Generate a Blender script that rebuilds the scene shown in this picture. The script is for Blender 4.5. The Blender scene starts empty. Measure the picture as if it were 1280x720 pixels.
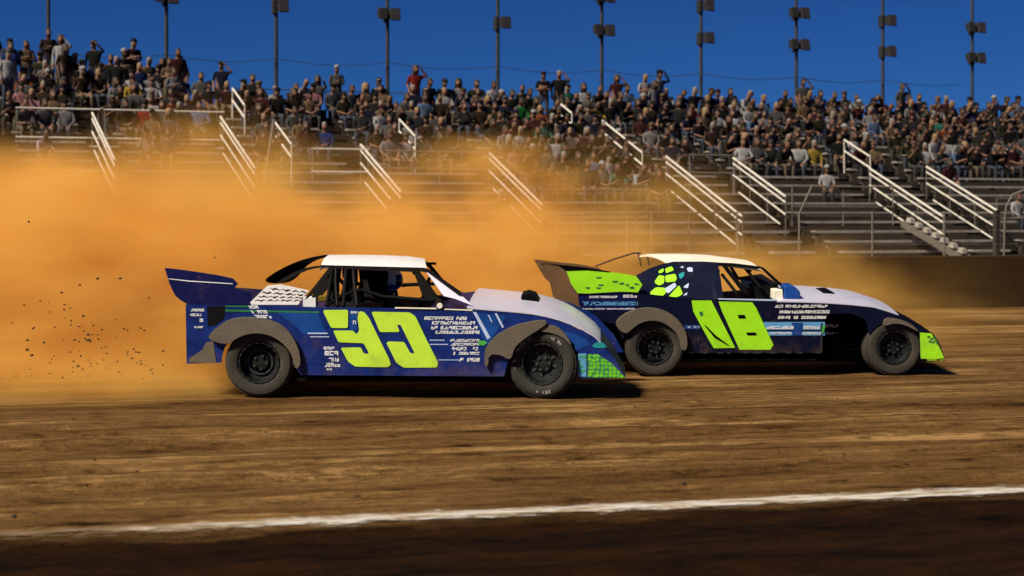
import bpy, bmesh, math, random
import numpy as np
from mathutils import Vector, Matrix, Euler, noise as mnoise
from mathutils.geometry import tessellate_polygon
R = math.radians
rng = random.Random(7)
scene = bpy.context.scene
COL = scene.collection

# ------------------------------------------------------------------ materials
MATS = {}
def new_mat(name):
    m = bpy.data.materials.new(name); m.use_nodes = True
    nt = m.node_tree; nt.nodes.clear()
    out = nt.nodes.new('ShaderNodeOutputMaterial')
    MATS[name] = m
    return m, nt, out

def pbr(name, col, rough=.6, metal=0., dirt=None, dirt_amt=.0, dirt_scale=3., bump=0., bump_scale=40., coat=0., var=.12, spec=.5, mud=False):
    """Principled surface with a noise variation, optional splattered dirt and bump."""
    m, nt, out = new_mat(name)
    N, L = nt.nodes, nt.links
    b = N.new('ShaderNodeBsdfPrincipled'); L.new(b.outputs[0], out.inputs[0])
    b.inputs['Metallic'].default_value = metal
    b.inputs['Specular IOR Level'].default_value = spec
    b.inputs['Coat Weight'].default_value = coat
    b.inputs['Coat Roughness'].default_value = .15
    tc = N.new('ShaderNodeTexCoord')
    n1 = N.new('ShaderNodeTexNoise'); n1.inputs['Scale'].default_value = 6; n1.inputs['Detail'].default_value = 5
    L.new(tc.outputs['Object'], n1.inputs['Vector'])
    mr = N.new('ShaderNodeMapRange'); mr.inputs[1].default_value = .3; mr.inputs[2].default_value = .7
    mr.inputs[3].default_value = 1 - var; mr.inputs[4].default_value = 1 + var
    L.new(n1.outputs[0], mr.inputs[0])
    mul = N.new('ShaderNodeMix'); mul.data_type = 'RGBA'; mul.blend_type = 'MULTIPLY'
    mul.inputs[0].default_value = 1; mul.inputs[6].default_value = (*col, 1)
    cmb = N.new('ShaderNodeCombineColor')
    for i in range(3): L.new(mr.outputs[0], cmb.inputs[i])
    L.new(cmb.outputs[0], mul.inputs[7])
    last = mul.outputs[2]
    rmr = N.new('ShaderNodeMapRange'); rmr.inputs[3].default_value = max(0, rough - .08); rmr.inputs[4].default_value = min(1, rough + .12)
    L.new(n1.outputs[0], rmr.inputs[0])
    rl = rmr.outputs[0]
    if dirt:
        n2 = N.new('ShaderNodeTexNoise'); n2.inputs['Scale'].default_value = dirt_scale; n2.inputs['Detail'].default_value = 9
        n2.inputs['Roughness'].default_value = .72
        L.new(tc.outputs['Object'], n2.inputs['Vector'])
        dr = N.new('ShaderNodeMapRange'); dr.inputs[1].default_value = .62 - .35*dirt_amt; dr.inputs[2].default_value = .85 - .3*dirt_amt
        dr.inputs[3].default_value = .25*dirt_amt if dirt_amt > .2 else 0; dr.inputs[4].default_value = min(1, .35 + dirt_amt*.6)
        src = n2.outputs[0]
        if mud:     # mud thrown up on the lower flanks, plus fine specks
            sz = N.new('ShaderNodeSeparateXYZ'); L.new(tc.outputs['Object'], sz.inputs[0])
            lo = N.new('ShaderNodeMapRange'); lo.inputs[1].default_value = .72; lo.inputs[2].default_value = .18; lo.inputs[3].default_value = 0; lo.inputs[4].default_value = .20
            L.new(sz.outputs[2], lo.inputs[0])
            a1 = N.new('ShaderNodeMath'); L.new(src, a1.inputs[0]); L.new(lo.outputs[0], a1.inputs[1])
            n4 = N.new('ShaderNodeTexNoise'); n4.inputs['Scale'].default_value = 34; n4.inputs['Detail'].default_value = 4; L.new(tc.outputs['Object'], n4.inputs['Vector'])
            m4 = N.new('ShaderNodeMapRange'); m4.inputs[1].default_value = .64; m4.inputs[2].default_value = .72; m4.inputs[3].default_value = 0; m4.inputs[4].default_value = .22; L.new(n4.outputs[0], m4.inputs[0])
            a2 = N.new('ShaderNodeMath'); L.new(a1.outputs[0], a2.inputs[0]); L.new(m4.outputs[0], a2.inputs[1]); src = a2.outputs[0]
        L.new(src, dr.inputs[0])
        mx = N.new('ShaderNodeMix'); mx.data_type = 'RGBA'
        L.new(dr.outputs[0], mx.inputs[0]); L.new(last, mx.inputs[6]); mx.inputs[7].default_value = (*dirt, 1)
        last = mx.outputs[2]
        rm = N.new('ShaderNodeMix'); rm.data_type = 'FLOAT'
        L.new(dr.outputs[0], rm.inputs[0]); L.new(rl, rm.inputs[2]); rm.inputs[3].default_value = .9
        rl = rm.outputs[0]
    L.new(last, b.inputs['Base Color']); L.new(rl, b.inputs['Roughness'])
    if bump:
        n3 = N.new('ShaderNodeTexNoise'); n3.inputs['Scale'].default_value = bump_scale; n3.inputs['Detail'].default_value = 6
        L.new(tc.outputs['Object'], n3.inputs['Vector'])
        bp = N.new('ShaderNodeBump'); bp.inputs['Strength'].default_value = bump; bp.inputs['Distance'].default_value = .02
        L.new(n3.outputs[0], bp.inputs['Height']); L.new(bp.outputs[0], b.inputs['Normal'])
    return m

DIRT = (.17, .095, .042)
pbr('blue_paint', (.004, .020, .150), .35, 0, DIRT, .05, 2.2, coat=.15, var=.3, spec=.3, mud=True)
pbr('bright_blue_paint', (.006, .055, .26), .35, 0, DIRT, .05, 2.2, coat=.15, var=.3, spec=.3, mud=True)
pbr('navy_paint', (.004, .006, .065), .4, 0, DIRT, .05, 2.0, spec=.25, mud=True)
pbr('midnight_paint', (.0022, .0045, .022), .4, 0, DIRT, .04, 2.5, spec=.2, mud=True)
pbr('lime_paint', (.50, .78, .045), .45, 0, DIRT, .10, 4., var=.06, mud=True)
pbr('lime_paint_bright', (.34, .80, .01), .45, 0, DIRT, .08, 4., var=.06, mud=True)
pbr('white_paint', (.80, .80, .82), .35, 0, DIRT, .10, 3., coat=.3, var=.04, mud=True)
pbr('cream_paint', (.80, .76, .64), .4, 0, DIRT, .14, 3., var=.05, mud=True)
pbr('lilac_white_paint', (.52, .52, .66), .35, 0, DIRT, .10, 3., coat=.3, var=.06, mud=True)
pbr('sponsor_white', (.74, .76, .80), .5, 0, DIRT, .12, 5.)
pbr('sky_blue_paint', (.10, .32, .62), .4, 0, DIRT, .12, 3.)
pbr('pale_blue_paint', (.45, .55, .80), .4, 0, DIRT, .12, 3.)
pbr('teal_paint', (.01, .26, .30), .4, 0, DIRT, .12, 3.)
pbr('green_paint', (.05, .42, .05), .45, 0, DIRT, .12, 4.)
pbr('dark_green_paint', (.02, .16, .05), .45, 0, DIRT, .12, 4.)
pbr('black_paint', (.003, .003, .0035), .5, 0, (.09, .05, .025), .03, 3., spec=.04)
pbr('black_tube', (.004, .004, .005), .5, 0, (.09, .05, .025), .03, 3., spec=.06)
pbr('interior_black', (.004, .004, .005), .8, 0, (.06, .035, .018), .05, 3., spec=.1)
pbr('flare_dirty', (.12, .106, .086), .9, 0, (.13, .085, .048), .4, 3., bump=.25, spec=.15)
pbr('tyre_rubber', (.026, .0255, .024), .85, 0, (.09, .07, .05), .22, 3., bump=.3, bump_scale=60, spec=.2)
pbr('tyre_rubber_dusty', (.034, .032, .028), .88, 0, (.105, .08, .056), .30, 3., bump=.3, bump_scale=60, spec=.2)
pbr('tyre_letter', (.35, .33, .30), .7, 0, (.03, .025, .02), .6, 10.)
pbr('rim_black', (.007, .0085, .009), .5, .1, (.07, .045, .028), .1, 5., spec=.25)
pbr('rim_steel', (.05, .055, .06), .45, .6, (.06, .04, .025), .3, 5.)
pbr('dusty_blade', (.11, .055, .022), .85, 0, (.20, .10, .04), .5, 2.)
pbr('helmet_white', (.8, .84, .92), .25, 0, coat=.5)
pbr('helmet_blue', (.02, .08, .40), .25, 0, coat=.5)
pbr('visor', (.01, .012, .02), .08)
pbr('suit_dark', (.02, .022, .04), .8)
pbr('glove', (.03, .03, .03), .8)
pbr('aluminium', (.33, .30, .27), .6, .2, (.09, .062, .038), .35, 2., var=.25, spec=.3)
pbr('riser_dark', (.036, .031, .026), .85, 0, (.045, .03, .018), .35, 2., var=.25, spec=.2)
pbr('rail_white', (.56, .54, .50), .5, .0, (.20, .15, .10), .35, 4.)
pbr('rail_orange', (.50, .15, .04), .5, .0, (.25, .19, .13), .25, 4.)
pbr('galvanised', (.15, .135, .12), .6, .3, (.10, .07, .04), .4, 3., spec=.3)
pbr('pole_steel', (.035, .037, .042), .6, .4, var=.15)
pbr('lamp_housing', (.022, .022, .024), .7, .1, spec=.2)
pbr('lamp_glass', (.035, .03, .03), .3)
pbr('cable_black', (.02, .02, .025), .7)
pbr('wall_dirty', (.027, .0145, .006), .95, 0, (.048, .027, .011), .5, .8, bump=.3, bump_scale=6, var=.25, spec=.1)
pbr('clod_dirt', (.036, .019, .008), .95, bump=.4, bump_scale=30)
pbr('skin', (.15, .075, .048), .6, spec=.3)  # skin darkened too, painting in the dim light on the crowd
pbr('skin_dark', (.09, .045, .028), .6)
HAIRS = {'dark': (.008, .006, .005), 'brown': (.028, .015, .009), 'blond': (.17, .11, .05), 'grey': (.13, .125, .12)}
for k, c in HAIRS.items(): pbr('hair_' + k, c, .7)
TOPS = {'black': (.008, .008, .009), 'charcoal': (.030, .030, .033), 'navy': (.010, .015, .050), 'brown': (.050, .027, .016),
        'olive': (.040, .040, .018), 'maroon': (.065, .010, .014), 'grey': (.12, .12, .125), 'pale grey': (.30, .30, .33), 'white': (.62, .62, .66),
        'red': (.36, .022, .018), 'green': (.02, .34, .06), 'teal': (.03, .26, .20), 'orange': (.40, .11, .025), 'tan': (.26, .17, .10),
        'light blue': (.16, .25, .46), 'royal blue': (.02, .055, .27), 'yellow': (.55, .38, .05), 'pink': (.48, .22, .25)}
for k, c in TOPS.items(): pbr('cloth_' + k.replace(' ', '_'), tuple(q*.30 for q in c), .9, spec=.15, var=.2)  # cloth scaled down: the stand's dim light is put into the colours
for k, c in {'jeans': (.015, .021, .042), 'dark': (.012, .012, .013), 'khaki': (.06, .045, .028)}.items(): pbr('trousers_' + k, c, .85, var=.2)
pbr('shoes', (.03, .028, .026), .7)

def checker_mat():
    m, nt, out = new_mat('green_check')
    N, L = nt.nodes, nt.links
    b = N.new('ShaderNodeBsdfPrincipled'); L.new(b.outputs[0], out.inputs[0]); b.inputs['Roughness'].default_value = .45
    tc = N.new('ShaderNodeTexCoord')
    nz = N.new('ShaderNodeTexNoise'); nz.inputs['Scale'].default_value = 22
    L.new(tc.outputs['Object'], nz.inputs['Vector'])
    va = N.new('ShaderNodeMix'); va.data_type = 'RGBA'; va.inputs[0].default_value = .03
    L.new(tc.outputs['Object'], va.inputs[6]); L.new(nz.outputs[1], va.inputs[7])
    mp = N.new('ShaderNodeMapping'); mp.inputs['Scale'].default_value = (1, 0, 1); L.new(va.outputs[2], mp.inputs[0])
    ck = N.new('ShaderNodeTexVoronoi'); ck.inputs['Scale'].default_value = 24; ck.inputs['Randomness'].default_value = .35
    L.new(mp.outputs[0], ck.inputs['Vector'])
    rp = N.new('ShaderNodeValToRGB'); L.new(ck.outputs['Distance'], rp.inputs[0])
    e = rp.color_ramp.elements
    e[0].position = .0; e[0].color = (.30, .62, .02, 1); e[1].position = .62; e[1].color = (.02, .16, .10, 1)
    x = e.new(.42); x.color = (.09, .44, .02, 1)
    L.new(rp.outputs[0], b.inputs['Base Color'])
    return m
checker_mat()

# ------------------------------------------------------------------ object helpers
def tag(o, label=None, cat=None, group=None, kind=None):
    if label: o['label'] = label
    if cat: o['category'] = cat
    if group: o['group'] = group
    if kind: o['kind'] = kind
    return o

def empty(name, loc=(0, 0, 0), rz=0, parent=None):
    o = bpy.data.objects.new(name, None); COL.objects.link(o)
    o.location = loc; o.rotation_euler = (0, 0, rz); o.parent = parent; o.empty_display_size = .1
    return o

class MB:
    """Collects shapes; build() links them as one mesh object."""
    def __init__(s, T=None): s.v = []; s.f = []; s.m = []; s.T = T
    def add(s, vs, fs, m=0):
        o = len(s.v)
        s.v += [tuple(s.T(Vector(p))) if s.T else tuple(p) for p in vs]
        for f in fs: s.f.append([i + o for i in f]); s.m.append(m)
        return s
    def box(s, a, b, m=0):
        x0, y0, z0 = a; x1, y1, z1 = b
        return s.add([(x0,y0,z0),(x1,y0,z0),(x1,y1,z0),(x0,y1,z0),(x0,y0,z1),(x1,y0,z1),(x1,y1,z1),(x0,y1,z1)],
                     [(0,3,2,1),(4,5,6,7),(0,1,5,4),(1,2,6,5),(2,3,7,6),(3,0,4,7)], m)
    def hexa(s, p, m=0):
        return s.add(p, [(0,3,2,1),(4,5,6,7),(0,1,5,4),(1,2,6,5),(2,3,7,6),(3,0,4,7)], m)
    def tube(s, pts, r, n=8, m=0, caps=True):
        pts = [Vector(p) for p in pts]; vs = []; fs = []
        prev = None
        for i, p in enumerate(pts):
            t = (pts[min(i+1, len(pts)-1)] - pts[max(i-1, 0)]).normalized()
            if prev is None:
                a = Vector((0,0,1)) if abs(t.z) < .9 else Vector((1,0,0))
                nrm = t.cross(a).normalized()
            else:
                nrm = (prev - t * prev.dot(t)).normalized()
            prev = nrm; bn = t.cross(nrm)
            rr = r[i] if isinstance(r, (list, tuple)) else r
            for k in range(n):
                an = 2*math.pi*k/n
                vs.append(p + nrm*math.cos(an)*rr + bn*math.sin(an)*rr)
        for i in range(len(pts)-1):
            for k in range(n):
                a = i*n+k; b = i*n+(k+1) % n
                fs.append((a, b, b+n, a+n))
        if caps: fs.append(tuple(range(n-1, -1, -1))); fs.append(tuple((len(pts)-1)*n+k for k in range(n)))
        return s.add(vs, fs, m)
    def lathe_y(s, prof, n=40, c=(0,0,0), m=0):
        vs = []; fs = []
        for (r, y) in prof:
            for k in range(n):
                a = 2*math.pi*k/n; vs.append((c[0]+r*math.cos(a), c[1]+y, c[2]+r*math.sin(a)))
        for i in range(len(prof)-1):
            for k in range(n):
                a = i*n+k; b = i*n+(k+1) % n; fs.append((a, b, b+n, a+n))
        return s.add(vs, fs, m)
    def plate(s, poly, y, th, m=0):
        """outline [(x,z)] in the side plane, y = number or function; thickness th towards +y"""
        n = len(poly); Y = y if callable(y) else (lambda x, z: y)
        fr = [(x, Y(x, z), z) for x, z in poly]; bk = [(x, Y(x, z)+th, z) for x, z in poly]
        fs = []
        tess = tessellate_polygon([[Vector((x, z, 0)) for x, z in poly]])
        for t in tess:
            fs.append(t); fs.append((t[2]+n, t[1]+n, t[0]+n))
        for i in range(n):
            j = (i+1) % n; fs.append((i, j, j+n, i+n))
        return s.add(fr+bk, fs, m)
    def build(s, name, mats, parent=None, smooth=False, bevel=0):
        me = bpy.data.meshes.new(name)
        me.from_pydata(s.v, [], s.f)
        if not isinstance(mats, (list, tuple)): mats = [mats]
        for k in mats: me.materials.append(MATS[k] if isinstance(k, str) else k)
        if len(mats) > 1: me.polygons.foreach_set('material_index', s.m)
        bm = bmesh.new(); bm.from_mesh(me); bmesh.ops.recalc_face_normals(bm, faces=bm.faces); bm.to_mesh(me); bm.free()
        if smooth:
            me.polygons.foreach_set('use_smooth', [True]*len(me.polygons))
            try: me.set_sharp_from_angle(angle=R(35))
            except Exception: pass
        o = bpy.data.objects.new(name, me); COL.objects.link(o)
        if parent is not None: o.parent = parent
        if bevel:
            bv = o.modifiers.new('bevel', 'BEVEL'); bv.width = bevel; bv.segments = 2; bv.limit_method = 'ANGLE'
        return o

def chaikin(poly, it=2, closed=True):
    for _ in range(it):
        out = []; n = len(poly)
        rngi = range(n) if closed else range(n-1)
        if not closed: out.append(poly[0])
        for i in rngi:
            a, b = poly[i], poly[(i+1) % n]
            out.append((a[0]*.75+b[0]*.25, a[1]*.75+b[1]*.25)); out.append((a[0]*.25+b[0]*.75, a[1]*.25+b[1]*.75))
        if not closed: out.append(poly[-1])
        poly = out
    return poly

# ------------------------------------------------------------------ camera
HC = 2.0
cam = bpy.data.cameras.new('camera'); camo = bpy.data.objects.new('camera', cam); COL.objects.link(camo)
cam.sensor_width = 36; cam.lens = 61.875; cam.shift_y = -93/1280; cam.clip_end = 3000; cam.clip_start = .1
camo.location = (0, 0, HC); camo.rotation_euler = (R(90), 0, 0)
scene.camera = camo
cam.dof.use_dof = True; cam.dof.focus_distance = 20.0; cam.dof.aperture_fstop = 1.9

# ------------------------------------------------------------------ ground
TRACK = R(14.47)
tc_, ts_ = math.cos(TRACK), math.sin(TRACK)
_tab = np.random.RandomState(3).rand(256, 256)
def vnoise(x, y):
    x = np.asarray(x, float); y = np.asarray(y, float)
    xi = np.floor(x).astype(int); yi = np.floor(y).astype(int); fx = x-xi; fy = y-yi
    fx = fx*fx*(3-2*fx); fy = fy*fy*(3-2*fy)
    t = lambda a, b: _tab[a % 256, b % 256]
    return (t(xi, yi)*(1-fx)+t(xi+1, yi)*fx)*(1-fy)+(t(xi, yi+1)*(1-fx)+t(xi+1, yi+1)*fx)*fy - .5
def sstep(a, b, x):
    t = np.clip((x-a)/(b-a), 0, 1); return t*t*(3-2*t)
LINE_V = 11.42
def ground_h(u, v):
    w = v + .25*vnoise(u*.25, v*.2+7)
    tr = vnoise(u*.06+3, w*2.2)*.085 + vnoise(u*.16, w*6)*.042 + vnoise(u*.5+9, w*15)*.018
    lump = vnoise(u*2.2, w*5+31)*.022 + vnoise(u*5.5, w*11+61)*.014
    inf = vnoise(u*.4, v*1.8+13)*.06 + vnoise(u*1.6, v*4+17)*.035 + vnoise(u*5, v*9)*.015
    m = 1 - sstep(LINE_V-.80, LINE_V-.25, v)
    ln = sstep(.5, .15, np.abs(v-LINE_V))
    groove = -.030*np.exp(-(((v-13.1-.10*vnoise(u*.2, v*0+3))/.10)**2)) - .034*np.exp(-(((v-14.75-.15*vnoise(u*.15, v*0+4))/.14)**2)) + .026*np.exp(-(((v-13.45-.1*vnoise(u*.2, v*0+6))/.12)**2)) + .022*np.exp(-(((v-12.35-.1*vnoise(u*.2, v*0+9))/.10)**2)) - .02*np.exp(-(((v-16.1-.15*vnoise(u*.15, v*0+12))/.12)**2))
    h = ((tr + groove)*(1-.65*sstep(16.3, 17.8, v))*1.45 + lump*.75*sstep(.1, .5, np.abs(v-LINE_V))*(1-.6*sstep(16.3, 17.8, v)))*(1-m)*(1-.75*ln) + (inf*1.4-.07)*m
    return h * (1-sstep(23, 30, v)) * sstep(3, 7, v)
def axis(spans):
    out = []
    for a, b, st in spans: out += list(np.arange(a, b, st))
    return np.array(out + [spans[-1][1]])
us = axis([(-900,-200,100),(-200,-40,20),(-40,-12,2),(-12,-7,.3),(-7,-1.5,.2),(-1.5,8.5,.065),(8.5,16,.4),(16,40,2),(40,200,20),(200,900,100)])
vs_ = axis([(-300,-20,40),(-20,6,2),(6,8.5,.1),(8.5,19.5,.03),(19.5,30,.12),(30,50,1),(50,200,15),(200,1500,130)])
U, V = np.meshgrid(us, vs_)
H = ground_h(U, V)
nu, nv = len(us), len(vs_)
co = np.stack([U.ravel(), V.ravel(), H.ravel()], 1)
idx = np.arange(nu*nv).reshape(nv, nu)
fa = np.stack([idx[:-1,:-1].ravel(), idx[:-1,1:].ravel(), idx[1:,1:].ravel(), idx[1:,:-1].ravel()], 1)
me = bpy.data.meshes.new('dirt_track')
me.from_pydata(co.tolist(), [], fa.tolist())
me.polygons.foreach_set('use_smooth', [True]*len(me.polygons))
ground = bpy.data.objects.new('dirt_track', me); COL.objects.link(ground)
ground.rotation_euler = (0, 0, TRACK); tag(ground, kind='structure')

def ground_mat():
    m, nt, out = new_mat('packed_dirt')
    N, L = nt.nodes, nt.links
    b = N.new('ShaderNodeBsdfPrincipled'); L.new(b.outputs[0], out.inputs[0])
    b.inputs['Roughness'].default_value = 1; b.inputs['Specular IOR Level'].default_value = .06
    tc = N.new('ShaderNodeTexCoord')
    def nz(sc, det=6, rough=.6, off=(0,0,0)):
        mp = N.new('ShaderNodeMapping'); mp.inputs['Scale'].default_value = sc; mp.inputs['Location'].default_value = off
        L.new(tc.outputs['Object'], mp.inputs[0])
        n = N.new('ShaderNodeTexNoise'); n.inputs['Scale'].default_value = 1; n.inputs['Detail'].default_value = det; n.inputs['Roughness'].default_value = rough
        L.new(mp.outputs[0], n.inputs['Vector']); return n.outputs[0]
    def mth(op, a, c=None, clamp=False):
        n = N.new('ShaderNodeMath'); n.operation = op; n.use_clamp = clamp
        for i, q in enumerate((a, c)):
            if q is None: continue
            if isinstance(q, (int, float)): n.inputs[i].default_value = q
            else: L.new(q, n.inputs[i])
        return n.outputs[0]
    a = nz((.05, 2.4, 1), 6, .66); c = nz((.55, 9, 4), 8, .70, (4,2,0)); d = nz((6, 18, 9), 6, .68, (1,7,0)); e = nz((.35, .5, 1), 3, .5, (9, 9, 0))
    band = nz((.03, 1.3, 1), 4, .6, (2, 8, 0))
    pit = mth('SUBTRACT', nz((1.8, 4.5, 2), 8, .72, (5, 5, 5)), .54)
    pit = mth('MULTIPLY', mth('MAXIMUM', pit, 0), -.8)
    s = mth('ADD', mth('MULTIPLY', a, .30), mth('ADD', mth('MULTIPLY', c, .29), mth('ADD', mth('MULTIPLY', d, .18), mth('ADD', mth('ADD', pit, mth('MULTIPLY', band, .23)), mth('MULTIPLY', mth('SUBTRACT', e, .5), .2)))))
    rp = N.new('ShaderNodeValToRGB'); L.new(s, rp.inputs[0])
    el = rp.color_ramp.elements
    el[0].position = .385; el[0].color = (.026, .0120, .0032, 1); el[1].position = .585; el[1].color = (.36, .215, .085, 1)
    x = el.new(.45); x.color = (.088, .044, .0130, 1); x = el.new(.52); x.color = (.160, .088, .031, 1)
    # darker infield soil on the camera's side of the chalk line
    sep = N.new('ShaderNodeSeparateXYZ'); L.new(tc.outputs['Object'], sep.inputs[0])
    wob = mth('MULTIPLY', mth('SUBTRACT', nz((1.2, 3, 1), 5, .7, (3, 3, 3)), .5), .5)
    vv = mth('ADD', sep.outputs[1], wob)
    mr = N.new('ShaderNodeMapRange'); mr.inputs[1].default_value = LINE_V-.30; mr.inputs[2].default_value = LINE_V-.08
    mr.inputs[3].default_value = 1; mr.inputs[4].default_value = 0; L.new(vv, mr.inputs[0])
    rp2 = N.new('ShaderNodeValToRGB'); L.new(mth('ADD', mth('MULTIPLY', a, .4), mth('MULTIPLY', nz((2.2, 6, 3), 8, .75, (8, 1, 0)), .6)), rp2.inputs[0])
    el = rp2.color_ramp.elements
    el[0].position = .38; el[0].color = (.0020, .0009, .0002, 1); el[1].position = .68; el[1].color = (.033, .0125, .0028, 1)
    mx = N.new('ShaderNodeMix'); mx.data_type = 'RGBA'
    L.new(mr.outputs[0], mx.inputs[0]); L.new(rp.outputs[0], mx.inputs[6]); L.new(rp2.outputs[0], mx.inputs[7])
    L.new(mx.outputs[2], b.inputs['Base Color'])
    bp = N.new('ShaderNodeBump'); bp.inputs['Strength'].default_value = 1; bp.inputs['Distance'].default_value = .11
    hh = mth('ADD', mth('MULTIPLY', c, .55), mth('ADD', mth('MULTIPLY', d, .35), mth('MULTIPLY', nz((22, 34, 20), 4, .6), .25)))
    L.new(hh, bp.inputs['Height']); L.new(bp.outputs[0], b.inputs['Normal'])
    return m
me.materials.append(ground_mat())

# chalk line: a ragged sheet laid 10 mm above the soil
def chalk():
    n = 900; rows = []
    uu = np.linspace(-40, 40, n)
    uu = np.sort(np.concatenate([uu, np.linspace(-6, 6, 1200)]))
    e0 = LINE_V-.24 + 0*uu; e1 = LINE_V+.22 + 0*uu
    vsx = []; fs = []
    K = 9
    for k in range(K):
        vv = e0 + (e1-e0)*k/(K-1)
        hh = ground_h(uu, vv) + .010
        vsx += list(zip(uu.tolist(), vv.tolist(), hh.tolist()))
    M = len(uu)
    for k in range(K-1):
        for i in range(M-1): fs.append((k*M+i, k*M+i+1, (k+1)*M+i+1, (k+1)*M+i))
    m, nt, out = new_mat('chalk_white')
    N, L = nt.nodes, nt.links
    b = N.new('ShaderNodeBsdfPrincipled'); L.new(b.outputs[0], out.inputs[0]); b.inputs['Roughness'].default_value = .9
    tc = N.new('ShaderNodeTexCoord')
    mp = N.new('ShaderNodeMapping'); mp.inputs['Scale'].default_value = (2.2, 9, 1); L.new(tc.outputs['Object'], mp.inputs[0])
    nzz = N.new('ShaderNodeTexNoise'); nzz.inputs['Scale'].default_value = 1.3; nzz.inputs['Detail'].default_value = 8; nzz.inputs['Roughness'].default_value = .7
    L.new(mp.outputs[0], nzz.inputs['Vector'])
    sep = N.new('ShaderNodeSeparateXYZ'); L.new(tc.outputs['Object'], sep.inputs[0])
    mr = N.new('ShaderNodeMapRange'); mr.inputs[1].default_value = -.3; mr.inputs[2].default_value = 1.3; mr.inputs[3].default_value = .22; mr.inputs[4].default_value = 0
    L.new(sep.outputs[0], mr.inputs[0])
    ad = N.new('ShaderNodeMath'); ad.operation = 'ADD'; L.new(nzz.outputs[0], ad.inputs[0]); L.new(mr.outputs[0], ad.inputs[1])
    rp = N.new('ShaderNodeValToRGB'); L.new(ad.outputs[0], rp.inputs[0])
    el = rp.color_ramp.elements
    el[0].position = .46; el[0].color = (.48, .46, .44, 1); el[1].position = .66; el[1].color = (.13, .08, .035, 1)
    x = el.new(.55); x.color = (.28, .22, .15, 1)
    L.new(rp.outputs[0], b.inputs['Base Color'])
    ac = N.new('ShaderNodeAttribute'); ac.attribute_name = 'across'
    n5 = N.new('ShaderNodeTexNoise'); n5.inputs['Scale'].default_value = 1; n5.inputs['Detail'].default_value = 9; n5.inputs['Roughness'].default_value = .72
    mp5 = N.new('ShaderNodeMapping'); mp5.inputs['Scale'].default_value = (2.6, 8, 1); mp5.inputs['Location'].default_value = (3, 1, 0); L.new(tc.outputs['Object'], mp5.inputs[0]); L.new(mp5.outputs[0], n5.inputs['Vector'])
    sm = N.new('ShaderNodeMath'); sm.operation = 'MULTIPLY_ADD'; sm.inputs[1].default_value = 2.2; sm.inputs[2].default_value = -1.1; L.new(n5.outputs[0], sm.inputs[0])
    sa = N.new('ShaderNodeMath'); sa.operation = 'ADD'; L.new(sm.outputs[0], sa.inputs[0]); L.new(ac.outputs['Fac'], sa.inputs[1])
    mk = N.new('ShaderNodeMapRange'); mk.inputs[1].default_value = .34; mk.inputs[2].default_value = .64; mk.inputs[3].default_value = 1; mk.inputs[4].default_value = 0; L.new(sa.outputs[0], mk.inputs[0])
    L.new(mk.outputs[0], b.inputs['Alpha'])
    me = bpy.data.meshes.new('chalk_line'); me.from_pydata(vsx, [], fs); me.materials.append(m)
    at = me.attributes.new('across', 'FLOAT', 'POINT')
    at.data.foreach_set('value', np.repeat(np.abs(np.linspace(-1, 1, K)), M).tolist())
    o = bpy.data.objects.new('chalk_line', me); COL.objects.link(o); o.rotation_euler = (0, 0, TRACK)
    tag(o, kind='structure')
chalk()

# loose crumbs of soil lying on the track
def clod_shape(mb, c, r, rnd):
    bm = bmesh.new(); bmesh.ops.create_icosphere(bm, subdivisions=1, radius=1)
    q = Euler((rnd.random()*6, rnd.random()*6, rnd.random()*6)).to_matrix()
    sc = (rnd.uniform(.7, 1.4), rnd.uniform(.7, 1.2), rnd.uniform(.5, .9))
    vs = []
    for v in bm.verts:
        p = q @ (v.co * rnd.uniform(.75, 1.2)); vs.append((c[0]+p.x*r*sc[0], c[1]+p.y*r*sc[1], c[2]+p.z*r*sc[2]))
    mb.add(vs, [[v.index for v in f.verts] for f in bm.faces]); bm.free()
mb = MB(); rnd = random.Random(11)
for i in range(300):
    v = rnd.uniform(11.65, 18); u = rnd.uniform(-5.5, 9)
    r = .006 + .017*rnd.random()**5
    clod_shape(mb, (u, v, float(ground_h(np.array(u), np.array(v))) + r*.2), r, rnd)
o = mb.build('dirt_crumbs', 'clod_dirt'); o.rotation_euler = (0, 0, TRACK)
tag(o, 'dark crumbs of soil scattered over the dirt track', 'soil', kind='stuff')

# clods thrown up behind the blue car
rnd = random.Random(5)
spots = [(34,437,1.5),(110,425,1.6),(15,404,.8),(155,411,.8),(176,410,.9),(235,408,.7),(303,412,.9),(350,452,1.),(20,470,1.1),(148,465,.8),(245,462,.7),(104,395,.7),
         (55,428,.6),(210,440,.6),(170,440,.7),(430,413,.6),(150,348,.8),(122,348,.9),(100,356,.8),(36,277,.8),(77,366,.6),(208,385,.6),(268,322,.5),(62,390,.6),(186,372,.5),
         (380,440,.6),(240,445,.6),(78,472,.7),(188,463,.6),(420,455,.6)]
for i in range(70):
    q = rnd.random()**.8; ang = rnd.uniform(-.05, .55)
    spots.append((270-250*q*math.cos(ang)+rnd.uniform(-8, 8), 468-250*q*math.sin(ang)*rnd.uniform(.5, 1)+rnd.uniform(-6, 6), rnd.choice((.25, .3, .4, .5, .6, .8))))
for i, (px, py, k) in enumerate(spots):
    if 205 < px < 470 and py > 330: px = px*.42
    if py > 478: py = 470
    Y = rnd.uniform(19.3, 20.0) ; X = (px-640)/2200*Y; Z = HC-(py-267)/2200*Y
    mb = MB(); clod_shape(mb, (0,0,0), .016*k+.006, rnd)
    o = mb.build('dirt_clod', 'clod_dirt'); o.location = (X, Y, Z)
    tag(o, 'small dark clod of dirt flying through the orange dust behind the blue car', 'dirt clod', 'clods of dirt thrown up behind the blue car')

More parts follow.
